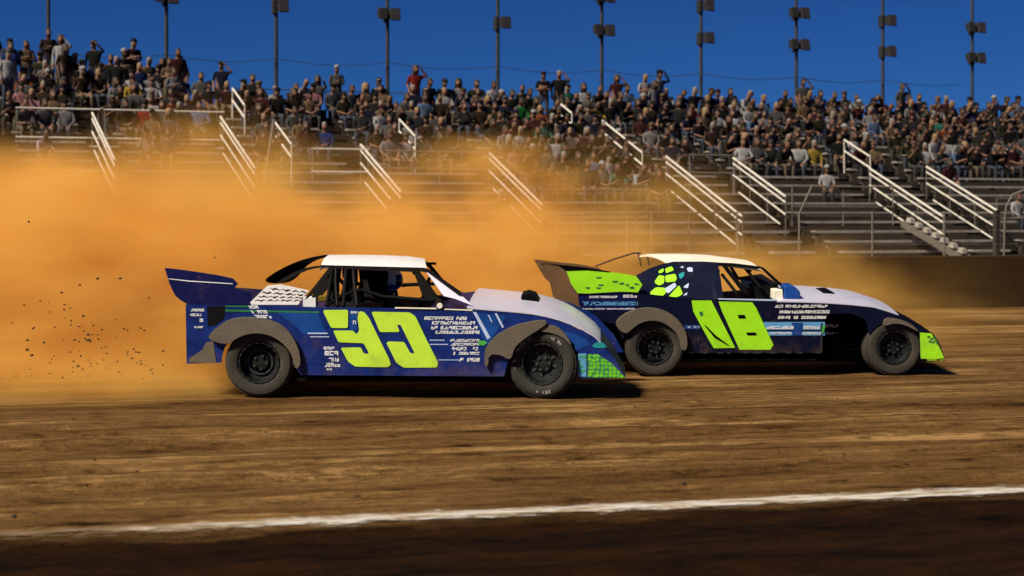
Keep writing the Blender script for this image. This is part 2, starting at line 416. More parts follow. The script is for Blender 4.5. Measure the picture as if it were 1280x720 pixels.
# ------------------------------------------------------------------ the cars
def make_wheel(parent, x, y, r, w, steer, tyre_mat, rim_style, roll_ang=0., side=-1, letters=True):
    wh = empty('wheel', (x, y, r), steer, parent)
    s = side
    t = MB(); hw = w/2
    prof = [(r*.60, -hw*.80), (r*.66, -hw*.98), (r*.80, -hw*1.08), (r*.92, -hw*1.02), (r*.975, -hw*.88), (r, -hw*.6), (r*1.003, 0), (r, hw*.6), (r*.975, hw*.88), (r*.92, hw*1.02), (r*.80, hw*1.08), (r*.66, hw*.98), (r*.60, hw*.80)]
    t.lathe_y(prof, 56)
    # tread blocks round the edge of the tyre
    for k in range(44):
        a = 2*math.pi*(k+.3*rng.random())/44
        ca, sa = math.cos(a), math.sin(a)
        for (ya, yb) in ((-hw*.86, -hw*.45), (-hw*.3, hw*.3), (hw*.45, hw*.86)):
            rr0, rr1, da = r*.965, r*1.005, .060
            P = []
            for rr in (rr0, rr1):
                for (dy, dd) in ((ya, -da), (yb, -da), (yb, da), (ya, da)):
                    P.append((rr*math.cos(a+dd), dy, rr*math.sin(a+dd)))
            t.hexa(P)
    mats = [tyre_mat, 'tyre_letter']
    if letters:
        for a0, a1 in ((2.2, 3.5), (4.6, 5.3), (1.0, 1.5)):
            a = a0
            while a < a1:
                da = rng.uniform(.03, .08)
                if rng.random() < .75:
                    r0, r1 = r*rng.uniform(.76, .80), r*rng.uniform(.83, .88); yy = s*hw*1.083
                    t.add([(r0*math.cos(a), yy, r0*math.sin(a)), (r0*math.cos(a+da), yy, r0*math.sin(a+da)), (r1*math.cos(a+da), yy*.995, r1*math.sin(a+da)), (r1*math.cos(a), yy*.995, r1*math.sin(a))], [(0,1,2,3)], 1)
                a += da + rng.uniform(.02, .06)
    t.build('tyre', mats, wh, True)
    rm = MB()
    o = s*hw
    rm.lathe_y([(r*.63, o*.86), (r*.60, o*.95), (r*.56, o*.93), (r*.54, o*.55), (r*.50, o*.40), (r*.30, o*.30), (r*.24, o*.45), (r*.12, o*.50), (0.001, o*.50)], 40)
    rm.lathe_y([(r*.63, -o*.86), (r*.56, -o*.8), (r*.30, -o*.2), (.001, -o*.2)], 28)
    bl = rm; q_ = len(rm.m)
    for k in range(18):
        a = 2*math.pi*k/18
        bl.lathe_y([(.001, o*1.0), (.010, o*1.0), (.010, o*.9)], 6, (r*.585*math.cos(a), 0, r*.585*math.sin(a)))
    for k in range(5 if rim_style else 6):
        a = 2*math.pi*k/(5 if rim_style else 6)+.3
        bl.lathe_y([(.001, o*.62), (.016, o*.62), (.016, o*.4)], 6, (r*.19*math.cos(a), 0, r*.19*math.sin(a)))
    if rim_style:   # wide five centre ring and slots seen in bright steel
        bl.lathe_y([(r*.33, o*.42), (r*.345, o*.47), (r*.375, o*.47), (r*.39, o*.42)], 36)
    for k in range(8):
        a = 2*math.pi*k/8
        for (q0, q1) in ((.27, .40),):
            P = []
            for yy in (o*.36, o*.40):
                for (rr, dd) in ((q0, -.13), (q1, -.10), (q1, .10), (q0, .13)):
                    P.append((r*rr*math.cos(a+dd), yy, r*rr*math.sin(a+dd)))
            if not rim_style: bl.hexa(P)
    rm.m = rm.m[:q_] + [1]*(len(rm.m)-q_)
    rm.build('rim', ['rim_black', 'rim_steel'], wh, True)
    for ch in wh.children: ch.rotation_euler = (0, roll_ang, 0)
    return wh

class Car:
    def __init__(s, name, label, cx, base, scale, loc, yaw, roll):
        s.cx, s.base, s.s, s.rho = cx, base, scale, roll
        s.root = empty(name, loc, yaw); tag(s.root, label, 'race car', 'late model dirt race cars')
        s.zr = .35
    def T(s, p):
        c, n = math.cos(s.rho), math.sin(s.rho); dz = p.z-s.zr
        return Vector((p.x, p.y*c - dz*n, s.zr + dz*c + p.y*n))
    def P(s, px, py, y=-.95):
        """side-view outline point -> (x, z) on the upright body"""
        x = (px-s.cx)/s.s; z = (s.base-py)/s.s
        return x, s.zr + (z - s.zr - y*math.sin(s.rho))/math.cos(s.rho)
    def poly(s, pts, y=-.95, org=None, k=1.):
        if org: pts = [(org[0]+a/k, org[1]+b/k) for a, b in pts]
        return [s.P(a, b, y) for a, b in pts]
    def mb(s): return MB(s.T)
    def letters(s, rows, y, mat, name, parent, seed=1, slant=.25, org=None, k=1., fill=.88):
        """rows of small illegible sponsor lettering: (x0, y0, x1, y1)"""
        rn = random.Random(seed); m = s.mb()
        for (x0, y0, x1, y1) in rows:
            if org: x0, y0, x1, y1 = org[0]+x0/k, org[1]+y0/k, org[0]+x1/k, org[1]+y1/k
            y0, y1 = y0+(y1-y0)*.09, y1-(y1-y0)*.09
            h = y1-y0; x = x0; th = h*.22
            def q(a0, b0, a1, b1):
                sh = lambda b: (y1-b)*slant
                m.plate([s.P(a0+sh(b0), b0, y), s.P(a1+sh(b0), b0, y), s.P(a1+sh(b1), b1, y), s.P(a0+sh(b1), b1, y)], y, .0015)
            while x < x1:
                w = h*rn.uniform(.55, .95)
                if rn.random() < fill:
                    st = rn.sample('LRTMB', rn.choice((2, 3, 3, 4)))
                    if 'L' in st: q(x, y0, x+th, y1)
                    if 'R' in st: q(x+w-th, y0, x+w, y1)
                    for ch, f in (('T', 0), ('M', .37), ('B', .74)):
                        if ch in st: q(x+th*1.02 if 'L' in st else x, y0+h*f, x+w-th*1.02 if 'R' in st else x+w, y0+h*(f+.26))
                x += w + h*.16
        o = m.build(name, mat, parent)
        return o

def ring(cx, cy, r, a0, a1, n=14):
    return [(cx+r*math.cos(R(a0+(a1-a0)*i/n)), cy-r*math.sin(R(a0+(a1-a0)*i/n))) for i in range(n+1)]

def loft(mb, sections, m=0, closed=False):
    vs = [p for s in sections for p in s]; n = len(sections[0]); fs = []
    for i in range(len(sections)-1):
        for k in range(n-1 if not closed else n):
            a = i*n+k; b = i*n+(k+1) % n; fs.append((a, b, b+n, a+n))
    mb.add(vs, fs, m)

def panel_between(car, mb, pts, y0, y1, ny=8, crown=.0, th=.012, m=0, org=None, k=1., inset=None):
    """a sheet that follows a side outline and spans the car's width, with a crown and a thickness"""
    xz = car.poly(pts, -.95, org, k); secs = []
    for top in (1, 0):
        for i, (x, z) in enumerate(xz):
            row = []
            ins = inset[i] if inset else 0
            for j in range(ny+1):
                t = j/ny; yy = y0 + (y1-y0-ins)*t
                row.append((x, yy, z + crown*(1-(2*t-1)**2) - (0 if top else th)))
            secs.append(row)
    n = len(xz)
    vs = [p for s in secs for p in s]; w = ny+1; fs = []
    for i in range(n-1):
        for j in range(ny):
            a = i*w+j; fs.append((a, a+1, a+w+1, a+w)); b = a+n*w; fs.append((b, b+w, b+w+1, b+1))
    per = [i*w for i in range(n)] + [(n-1)*w+j for j in range(1, w)] + [i*w+ny for i in range(n-2, -1, -1)] + [j for j in range(ny-1, 0, -1)]
    for i in range(len(per)):
        a, b = per[i], per[(i+1) % len(per)]; fs.append((a, b, b+n*w, a+n*w))
    mb.add(vs, fs, m)

def rounded(poly, r=.022, n=3):
    out = []; m = len(poly)
    for i in range(m):
        p, a, b = Vector(poly[i]), Vector(poly[i-1]), Vector(poly[(i+1) % m])
        la, lb = (a-p).length, (b-p).length
        if min(la, lb) < 1e-6: continue
        q = min(r, la*.4, lb*.4); s0 = p+(a-p)/la*q; s1 = p+(b-p)/lb*q
        for k in range(n+1):
            t = k/n; v = s0*(1-t)**2 + p*2*t*(1-t) + s1*t*t; out.append((v.x, v.y))
    return out

# ---------- blue car, number 93
def car_blue():
    yaw = R(-3.0); Yn = 19.13; cx = 507
    c = Car('race_car', 'blue late model dirt race car with big lime number and white roof, nearer the camera', cx, 497, 115., ((cx-640)/2200*Yn, Yn+.95, 0), yaw, R(3.9))
    root = c.root
    N = -.95
    # side panels ---------------------------------------------------------
    rc, fc = (328, 456), (686, 455)
    prof = [(236,456),(236,381),(320,381),(400,384),(500,385),(597,387),(652,391),(690,396.5),(719,405.5),(748,420.5),(773,446),(787,471),(727,472),(728,455)] \
        + ring(*fc, 45, 5, 170, 16)[1:] + [(636,470),(613,470),(381,469.5),(376,462)] + ring(*rc, 48, 0, 178, 16)[1:]
    near = c.poly(prof)
    sp = c.mb().plate(near, N, .014).build('side_panel', 'blue_paint', root)
    c.mb().plate([(x, min(z, .93) if x < .75 else z) for x, z in near], .936, .014).build('side_panel', 'blue_paint', root)
    d = N-.004
    def dec(pts, mat, name, y=d, org=None, k=1., parent=sp, it=0, th=.002):
        p = c.poly(pts, N, org, k)
        if it: p = chaikin(p, it)
        return c.mb().plate(p, y, th).build(name, mat, parent)
    # brighter blue bands in the wrap
    dec([(384,398),(412,394),(560,470),(612,468),(612,430),(640,392),(600,390),(520,391),(470,386),(400,388)], 'blue_paint', 'wrap_band', y=N-.0015, th=.001)
    dec([(352,391),(402,390),(414,416),(386,418),(372,406)], 'bright_blue_paint', 'wrap_band', y=N-.0025, th=.001)
    dec([(386,424),(416,424),(432,456),(385,456)], 'blue_paint', 'wrap_band', y=N-.0025, th=.001)
    dec([(600,390),(640,394),(628,412),(616,430),(608,420)], 'bright_blue_paint', 'wrap_band', y=N-.0025, th=.001)
    Z = (390, 370); K = 5.565
    nine = MB(c.T)
    nine.plate(rounded(c.poly([(115,97),(285,95),(282,222),(165,222),(112,112)], N, Z, K)), d-.002, .002)
    nine.plate(rounded(c.poly([(360,105),(395,108),(430,150),(500,295),(570,440),(580,478),(560,495),(440,494),(330,492),(280,455),(230,360),(372,357),(392,402),(430,402),(392,328),(215,322),(178,240),(320,240),(340,268),(362,240),(350,150)], N, Z, K)), d-.002, .002)
    nine.build('number_decal', 'lime_paint', sp)
    three = MB(c.T)
    three.plate(rounded(c.poly([(450,115),(462,108),(600,110),(715,112),(755,140),(830,300),(910,460),(905,495),(790,497),(670,498),(620,465),(550,325),(565,315),(675,318),(718,398),(748,398),(650,198),(625,198),(645,248),(505,250)], N, Z, K)), d-.002, .002)
    three.build('number_decal', 'lime_paint', sp)
    dec([(300,100),(350,100),(348,240),(300,238)], 'bright_blue_paint', 'small_badge', org=Z, k=K)
    c.letters([(304,104,346,122),(318,168,342,198)], N-.008, 'sponsor_white', 'sponsor_lettering', sp, 3, 0, Z, K)
    c.letters([(815,138,1120,166),(845,170,1150,198),(862,204,1180,232),(875,236,1195,262)], d, 'sponsor_white', 'sponsor_lettering', sp, 4, .2, Z, K, .95)
    c.letters([(990,295,1190,318),(1000,322,1185,345),(1005,350,1185,378),(1015,384,1190,408),(1060,426,1195,456)], d, 'sponsor_white', 'sponsor_lettering', sp, 5, .2, Z, K, .95)
    dec([(1190,305),(1235,308),(1252,322),(1230,340),(1192,338)], 'green_paint', 'small_badge', org=Z, k=K)
    c.letters([(112,352,170,376),(118,380,205,418),(122,428,208,460),(118,464,210,498),(130,506,165,520)], d, 'sponsor_white', 'emblem', sp, 6, 0, Z, K, .95)
    st = MB(c.T)
    for (x0, y0, x1, y1) in ((286,382.3,318,384),):
        st.plate(c.poly([(x0,y0),(x1,y0),(x1,y1),(x0,y1)]), d, .002)
    st.plate(c.poly([(286,387.2),(405,389.3),(405,391.3),(286,389.8)]), d, .002)
    st.build('pinstripe', 'dark_green_paint', sp)
    st = MB(c.T)
    for (x0, y0, x1, y1) in ((390,416,415,417.6),(393,420.5,417,421.7),(543,424.3,562,425.3),(543,429.6,566,430.6),(554,449.2,581,450)):
        st.plate(c.poly([(x0,y0),(x1,y0),(x1,y1),(x0,y1)]), d, .002)
    st.plate(c.poly([(597.5,389.5),(601.5,389.5),(619,421),(615.5,424)]), d, .002)
    st.plate(c.poly([(624.5,391),(627.5,391),(636,408),(634,409.5)]), d, .002)
    st.plate(c.poly([(616,393),(617.5,393),(622,402),(620.5,402)]), d, .002)
    st.build('pinstripe', 'pale_blue_paint', sp)
    c.letters([(240,386,258,390),(241,392,256,396),(248,398,256,406),(247,408,259,411)], d, 'sponsor_white', 'sponsor_lettering', sp, 8, 0)
    st = MB(c.T)
    st.plate(c.poly([(500,383.6),(552,384.4),(552,386),(500,385.2)]), N-.012, .012); st.plate(c.poly(ring(556,381.5,3.6,0,337,14)), N-.016, .01)
    st.plate(c.poly([(562,385.4),(597,386.4),(597,388),(562,386.6)]), N-.008, .008)
    st.build('sill_trim', 'cream_paint', root)
    c.mb().plate(c.poly([(263,383),(286,383),(284,398),(272,407),(264,408)]), N-.006, .004).build('quarter_brace', 'interior_black', root)
    # silver smear of paint over the rear flare
    sm = c.letters([(319,381,333,386),(322,387,338,392),(326,393,344,398)], N-.07, 'sponsor_white', 'sponsor_lettering', sp, 12, -.5, None, 1., .8)
    # flag patch
    fl = c.mb()
    fl.plate(c.poly([(318,378),(340,357),(357,355.5),(392,363),(378,381),(319,381)]), N-.003, .012)
    fl = fl.build('sail_base', 'white_paint', root)
    wv = c.mb(); rn = random.Random(2)
    for yy, xs, xe, sl in ((360.5,342,386,.10),(365.5,333,388,.06),(370.5,328,385,.03),(375.5,324,381,.0)):
        x = xs; ph = rn.random()*6
        while x < xe:
            w = rn.uniform(7, 15); up_ = []; lo_ = []
            n = 7
            for q in range(n):
                xx = x+w*q/(n-1); yc = yy + (xx-xs)*sl + .8*math.sin(xx*.75+ph); hh = (.35+.75*rn.random())*math.sin(math.pi*(q+.4)/(n-.2))
                up_.append((xx, yc-hh)); lo_.append((xx, yc+hh))
            wv.plate(c.poly(up_+lo_[::-1]), N-.006, .002); x += w+rn.uniform(.3, 1.6)
    wv.build('flag_pattern', 'black_paint', fl)
    # flares -----------------------------------------------------------------
    Z2 = (200, 370); K2 = 5.145; y0 = N-.062
    ro = [(326,275),(365,225),(400,195),(480,142),(640,133),(760,155),(860,220),(920,320),(938,430),(912,470),(890,445),(882,380),(840,318),(770,262),(680,234),(590,241),(520,270),(462,316)]
    c.mb().plate(chaikin(c.poly(ro, N, Z2, K2), 2), y0, .058).build('wheel_flare', 'flare_dirty', root)
    c.mb().plate(chaikin(c.poly(ro, N, Z2, K2), 2), .955, .05).build('wheel_flare', 'flare_dirty', root)
    c.mb().plate(c.poly([(316,300),(362,295),(380,438),(205,432),(205,405),(290,350)], N, Z2, K2), N-.006, .004).build('quarter_guard', 'flare_dirty', root)
    Z3 = (590, 350); K3 = 4.8
    fo = [(105,445),(113,395),(170,330),(270,270),(400,238),(470,234),(482,252),(430,290),(388,316),(320,362),(282,405),(266,466),(236,464),(205,442),(132,438),(126,512),(105,512)]
    c.mb().plate(chaikin(c.poly(fo, N, Z3, K3), 1), N-.05, .046).build('wheel_flare', 'flare_dirty', root)
    c.mb().plate(chaikin(c.poly(fo, N, Z3, K3), 1), .955, .046).build('wheel_flare', 'flare_dirty', root)
    fi = [(430,302),(476,262),(540,272),(590,318),(630,385),(612,372),(560,330),(490,306)]
    c.mb().plate(chaikin(c.poly(fi, N, Z3, K3), 1), N-.03, .03).build('inner_flare', 'flare_dirty', root)
    # nose graphics
    dec([(722,437),(780,440),(860,490),(945,580),(720,578)], 'green_check', 'nose_graphic', org=Z3, k=K3)
    dec([(663,437),(712,435),(712,574),(663,574)], 'sky_blue_paint', 'nose_graphic', org=Z3, k=K3)
    c.letters([(668,445,708,462),(668,470,708,490),(668,500,708,520),(668,530,708,550)], N-.007, 'green_paint', 'nose_lettering', sp, 14, 0, Z3, K3)
    dec([(745,385),(790,358),(825,380),(835,402),(760,402)], 'teal_paint', 'nose_graphic', org=Z3, k=K3, it=1)
    dec([(560,300),(640,318),(715,352),(735,385),(650,420),(640,380),(600,330)], 'bright_blue_paint', 'nose_graphic', org=Z3, k=K3, y=N-.0025, th=.001)
    # hood, nose, decks -----------------------------------------------------
    hood_px = [(590,383.5),(597,384.5),(620,386.3),(652,388.8),(672,391),(690,394.4),(705,398.5),(719,403.6),(733,410),(748,418.6),(756,426)]
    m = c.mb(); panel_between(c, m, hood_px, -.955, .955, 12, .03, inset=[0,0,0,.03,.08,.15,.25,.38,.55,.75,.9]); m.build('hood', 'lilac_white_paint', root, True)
    m = c.mb(); panel_between(c, m, [(756.5,427),(764,434),(773,445),(781,458),(787,470)], -.935, .935, 12, .0, inset=[.95,1.02,1.1,1.15,1.2]); m.build('nose', 'navy_paint', root, True)
    m = c.mb(); panel_between(c, m, [(242,396),(300,396),(400,398)], -.93, .93, 4, .0); m.build('rear_deck', 'navy_paint', root)
    m = c.mb(); panel_between(c, m, [(401,399),(560,399),(592,399)], -.93, .93, 4, .0); m.build('interior_deck', 'interior_black', root)
    m = c.mb(); m.plate(c.poly([(238,382),(242,382),(242,455),(238,455)]), -.93, 1.86); m.build('rear_panel', 'interior_black', root)
    # dashboard / cowl with windscreen base
    m = c.mb(); m.plate(c.poly([(548,392),(540,389),(560,386),(590,388),(600,391)]), -.78, 1.5); m.build('cowl', 'navy_paint', root)
    # scoop on the hood
    sx, sz = c.P(664, 377.5, -.15); m = c.mb()
    m.plate([(sx-.10, sz-.07), (sx-.095, sz+.035), (sx-.02, sz+.055), (sx+.06, sz+.03), (sx+.12, sz-.07)], -.1, .42); m.build('hood_scoop', 'black_paint', root, bevel=.01)
    # chassis
    m = c.mb(); a = c.P(292, 452); b = c.P(735, 466); m.box((a[0], -.56, .17), (b[0]-.3, .56, .78)); m.box((a[0]+.6, -.91, .235), (b[0]-1.2, .91, .26))
    m.box((b[0]-1.1, -.5, .7), (b[0]-.15, .5, .86)); m.build('chassis', 'interior_black', root)
    # roof -------------------------------------------------------------------
    yr = .62
    rp = [(400,337.5,-.0),(404,334.2,0),(440,334,.0),(480,334.6,0),(515,336,0),(536,339,0)]
    m = c.mb(); secs = []
    zs = [c.P(px, py, -yr) for px, py, _ in rp]
    for top in (1, 0):
        for i, (x, z) in enumerate(zs):
            row = []
            for j in range(13):
                t = j/12; yy = -yr + 2*yr*t
                xo = -.10*t if i < 2 else (-.16*t if i > 3 else -.13*t)
                row.append((x+xo, yy, z + .06*(1-(2*t-1)**2) - (0 if top else .022)))
            secs.append(row)
    n = len(zs); w = 13; vs = [p for s_ in secs for p in s_]; fs = []
    for i in range(n-1):
        for j in range(w-1):
            q = i*w+j; fs.append((q, q+1, q+w+1, q+w)); q += n*w; fs.append((q, q+w, q+w+1, q+1))
    per = [i*w for i in range(n)] + [(n-1)*w+j for j in range(1, w)] + [i*w+w-1 for i in range(n-2, -1, -1)] + [j for j in range(w-2, 0, -1)]
    for i in range(len(per)):
        q, r_ = per[i], per[(i+1) % len(per)]; fs.append((q, r_, r_+n*w, q+n*w))
    m.add(vs, fs); m.build('roof', 'white_paint', root, True)
    # pillars -----------------------------------------------------------------
    def lean(x, z):   # greenhouse leans in from the sill to the roof
        t = max(0, min(1, (z-1.05)/.42)); return -.93 + .31*t
    def leanf(x, z): return -lean(x, z)
    G = (200, 300); KG = 3.428
    sail = [(335,205),(350,185),(420,143),(500,106),(580,84),(650,74),(668,84),(610,92),(555,118),(520,150),(490,187),(440,215),(360,217)]
    # far sail: same plate on the far side
    m = c.mb(); sf = chaikin(c.poly(sail, .7, G, KG), 1)
    m.plate(sf, lambda x, z: .90-.25*max(0, min(1, (z-.95)/.42)), .012); m.build('sail_panel', 'black_paint', root)
    arc = [(500,190),(528,172),(570,147),(640,122),(720,117),(735,122),(650,131),(590,155),(545,184)]
    m = c.mb(); m.plate(chaikin(c.poly(arc, -.8, G, KG), 1), lean, .012); m.build('sail_panel', 'black_paint', root)
    Z6 = (380, 310); K6 = 6.4
    def bars(lst, y, mat, name, r=.018):
        m = c.mb()
        for pts in lst:
            q = [c.P(Z6[0]+a/K6, Z6[1]+b/K6, y) for a, b in pts]
            m.tube([(x, (lean(x, z) if y < 0 else -lean(x, z)) + (.03 if y < 0 else -.03), z) for x, z in q], r)
        return m.build(name, mat, root, True)
    def plates(lst, mat, name, yf=lean, y=-.8):
        m = c.mb()
        for pts in lst: m.plate(c.poly(pts, y, Z6, K6), yf, .014)
        return m.build(name, mat, root)
    plates([[(130,152),(985,172),(1000,192),(930,205),(690,196),(470,190),(215,168),(130,160)]], 'black_paint', 'roof_rail')
    plates([[(205,168),(250,168),(110,360),(60,400),(30,412),(50,380)]], 'black_paint', 'rear_pillar')
    plates([[(895,200),(945,200),(1120,400),(1060,420),(985,390)]], 'black_paint', 'front_pillar')
    plates([[(980,176),(1010,178),(1290,352),(1290,372),(1270,372),(1000,195)]], 'black_paint', 'windscreen_post')
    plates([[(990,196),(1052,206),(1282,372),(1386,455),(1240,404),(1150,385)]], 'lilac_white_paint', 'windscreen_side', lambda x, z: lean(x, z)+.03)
    # far side frame
    plates([[(130,140),(985,150),(985,172),(130,160)],[(880,150),(925,150),(1050,330),(1010,330)]], 'black_paint', 'roof_rail', lambda x, z: -lean(x, z)-.02, .6)
    # roll cage
    bars([[(230,172),(225,300),(215,470)],[(260,175),(270,300),(300,470)],[(400,176),(420,300),(460,470)],[(215,470),(320,400),(480,350),(660,400),(1050,430)],[(345,176),(345,300),(350,470)]], -1, 'black_tube', 'roll_cage', .022)
    bars([[(230,150),(225,300),(215,470)],[(430,155),(420,300),(420,450)],[(560,155),(600,300),(620,440)],[(215,330),(420,335),(700,345)],[(600,345),(960,330)]], 1, 'black_tube', 'roll_cage', .022)
    m = c.mb()
    for xx in (412, 452, 520):
        q = c.P(xx, 342, -.6); m.tube([(q[0], -.6, q[1]), (q[0], .6, q[1])], .022)
    q0 = c.P(415, 342, -.5); q1 = c.P(460, 384, .5); m.tube([(q0[0], -.5, q0[1]), (q1[0]-.25, .5, q1[1])], .022)
    m.build('roll_cage', 'black_tube', root, True)
    plates([[(250,172),(300,172),(290,300),(300,400),(250,420),(245,300)],[(300,172),(350,172),(362,220),(345,350),(360,420),(300,420),(318,340),(322,260),(310,250)],[(350,172),(430,176),(440,300),(430,400),(370,420),(400,330),(405,240),(385,222),(362,230)]], 'interior_black', 'window_darkener', lambda x, z: lean(x, z)+.10)  # black plates added to make the cockpit opening darker
    plates([[(205,168),(255,168),(262,300),(300,420),(215,470),(205,330),(150,400),(60,420)],[(352,172),(385,174),(372,220),(362,290),(372,345),(400,380),(395,440),(300,440),(330,380),(345,300)],[(425,176),(500,180),(520,300),(560,400),(640,440),(420,445),(440,330),(455,300)]], 'black_paint', 'cockpit_darkener', lambda x, z: lean(x, z)+.16)  # further black plates, added behind those for a darker cockpit
    # seat
    m = c.mb(); se = c.poly([(455,172),(520,170),(600,185),(640,240),(620,320),(640,430),(440,455),(430,300)], 0, Z6, K6)
    m.plate(chaikin(se, 1), -.20, .46); m.build('racing_seat', 'interior_black', root, bevel=.03)
    m = c.mb(); q = c.P(385, 374, -.5); m.box((q[0]-.04, -.75, q[1]-.09), (q[0]+.10, -.55, q[1]+.02)); m.build('battery_box', 'sponsor_white', root)
    q = c.P(407, 373, -.7); m = c.mb(); m.box((q[0]-.06, -.80, q[1]-.04), (q[0]+.05, -.74, q[1]+.03)); o = m.build('yellow_canister', 'cloth_yellow', root, bevel=.015)
    # steering wheel
    m = c.mb(); q = c.P(520, 366, 0); ctr = Vector((q[0]+.05, .05, q[1]-.05)); pts = []
    for k in range(25):
        a = 2*math.pi*k/24; pts.append(ctr + Vector((.05*math.sin(a), .17*math.cos(a), .17*math.sin(a))))
    m.tube(pts, .016, 8, 0, False); m.tube([ctr, ctr+Vector((.3, 0, -.08))], .02); m.build('steering_wheel', 'black_tube', root, True)
    # spoiler fins and blade ------------------------------------------------
    fin = [(35,120),(110,128),(180,138),(260,150),(330,165),(352,188),(335,206),(412,226),(412,282),(215,282),(130,276),(100,258),(78,238),(55,190)]
    f1 = c.mb().plate(c.poly(fin, -.93, G, KG), -.93-.02, .014).build('spoiler_fin', 'navy_paint', root)
    c.mb().plate(c.poly([(52,165),(140,174),(330,186),(330,189),(140,178),(52,168)], -.93, G, KG), -.955, .003).build('fin_pinstripe', 'sponsor_white', f1)
    c.mb().plate([(x, .93+(z-.93)*.45-.10) for x, z in c.poly(fin, -.93, G, KG)], .93, .014).build('spoiler_fin', 'navy_paint', root)
    m = c.mb(); panel_between(c, m, [(226,366),(233,373),(240,379)], -.93, .93, 4, 0, .014); m.build('spoiler_blade', 'navy_paint', root)
    # wheels
    make_wheel(root, (328-cx)/115., -.80, .372, .34, 0, 'tyre_rubber_dusty', 1, .4, -1, False)
    make_wheel(root, (328-cx)/115., .80, .372, .34, 0, 'tyre_rubber_dusty', 1, 1.4, 1, False)
    make_wheel(root, (686-cx)/115., -.82, .372, .30, R(-9), 'tyre_rubber', 0, .2, -1, True)
    make_wheel(root, (686-cx)/115., .80, .372, .30, R(-9), 'tyre_rubber', 0, .9, 1, False)
    return c

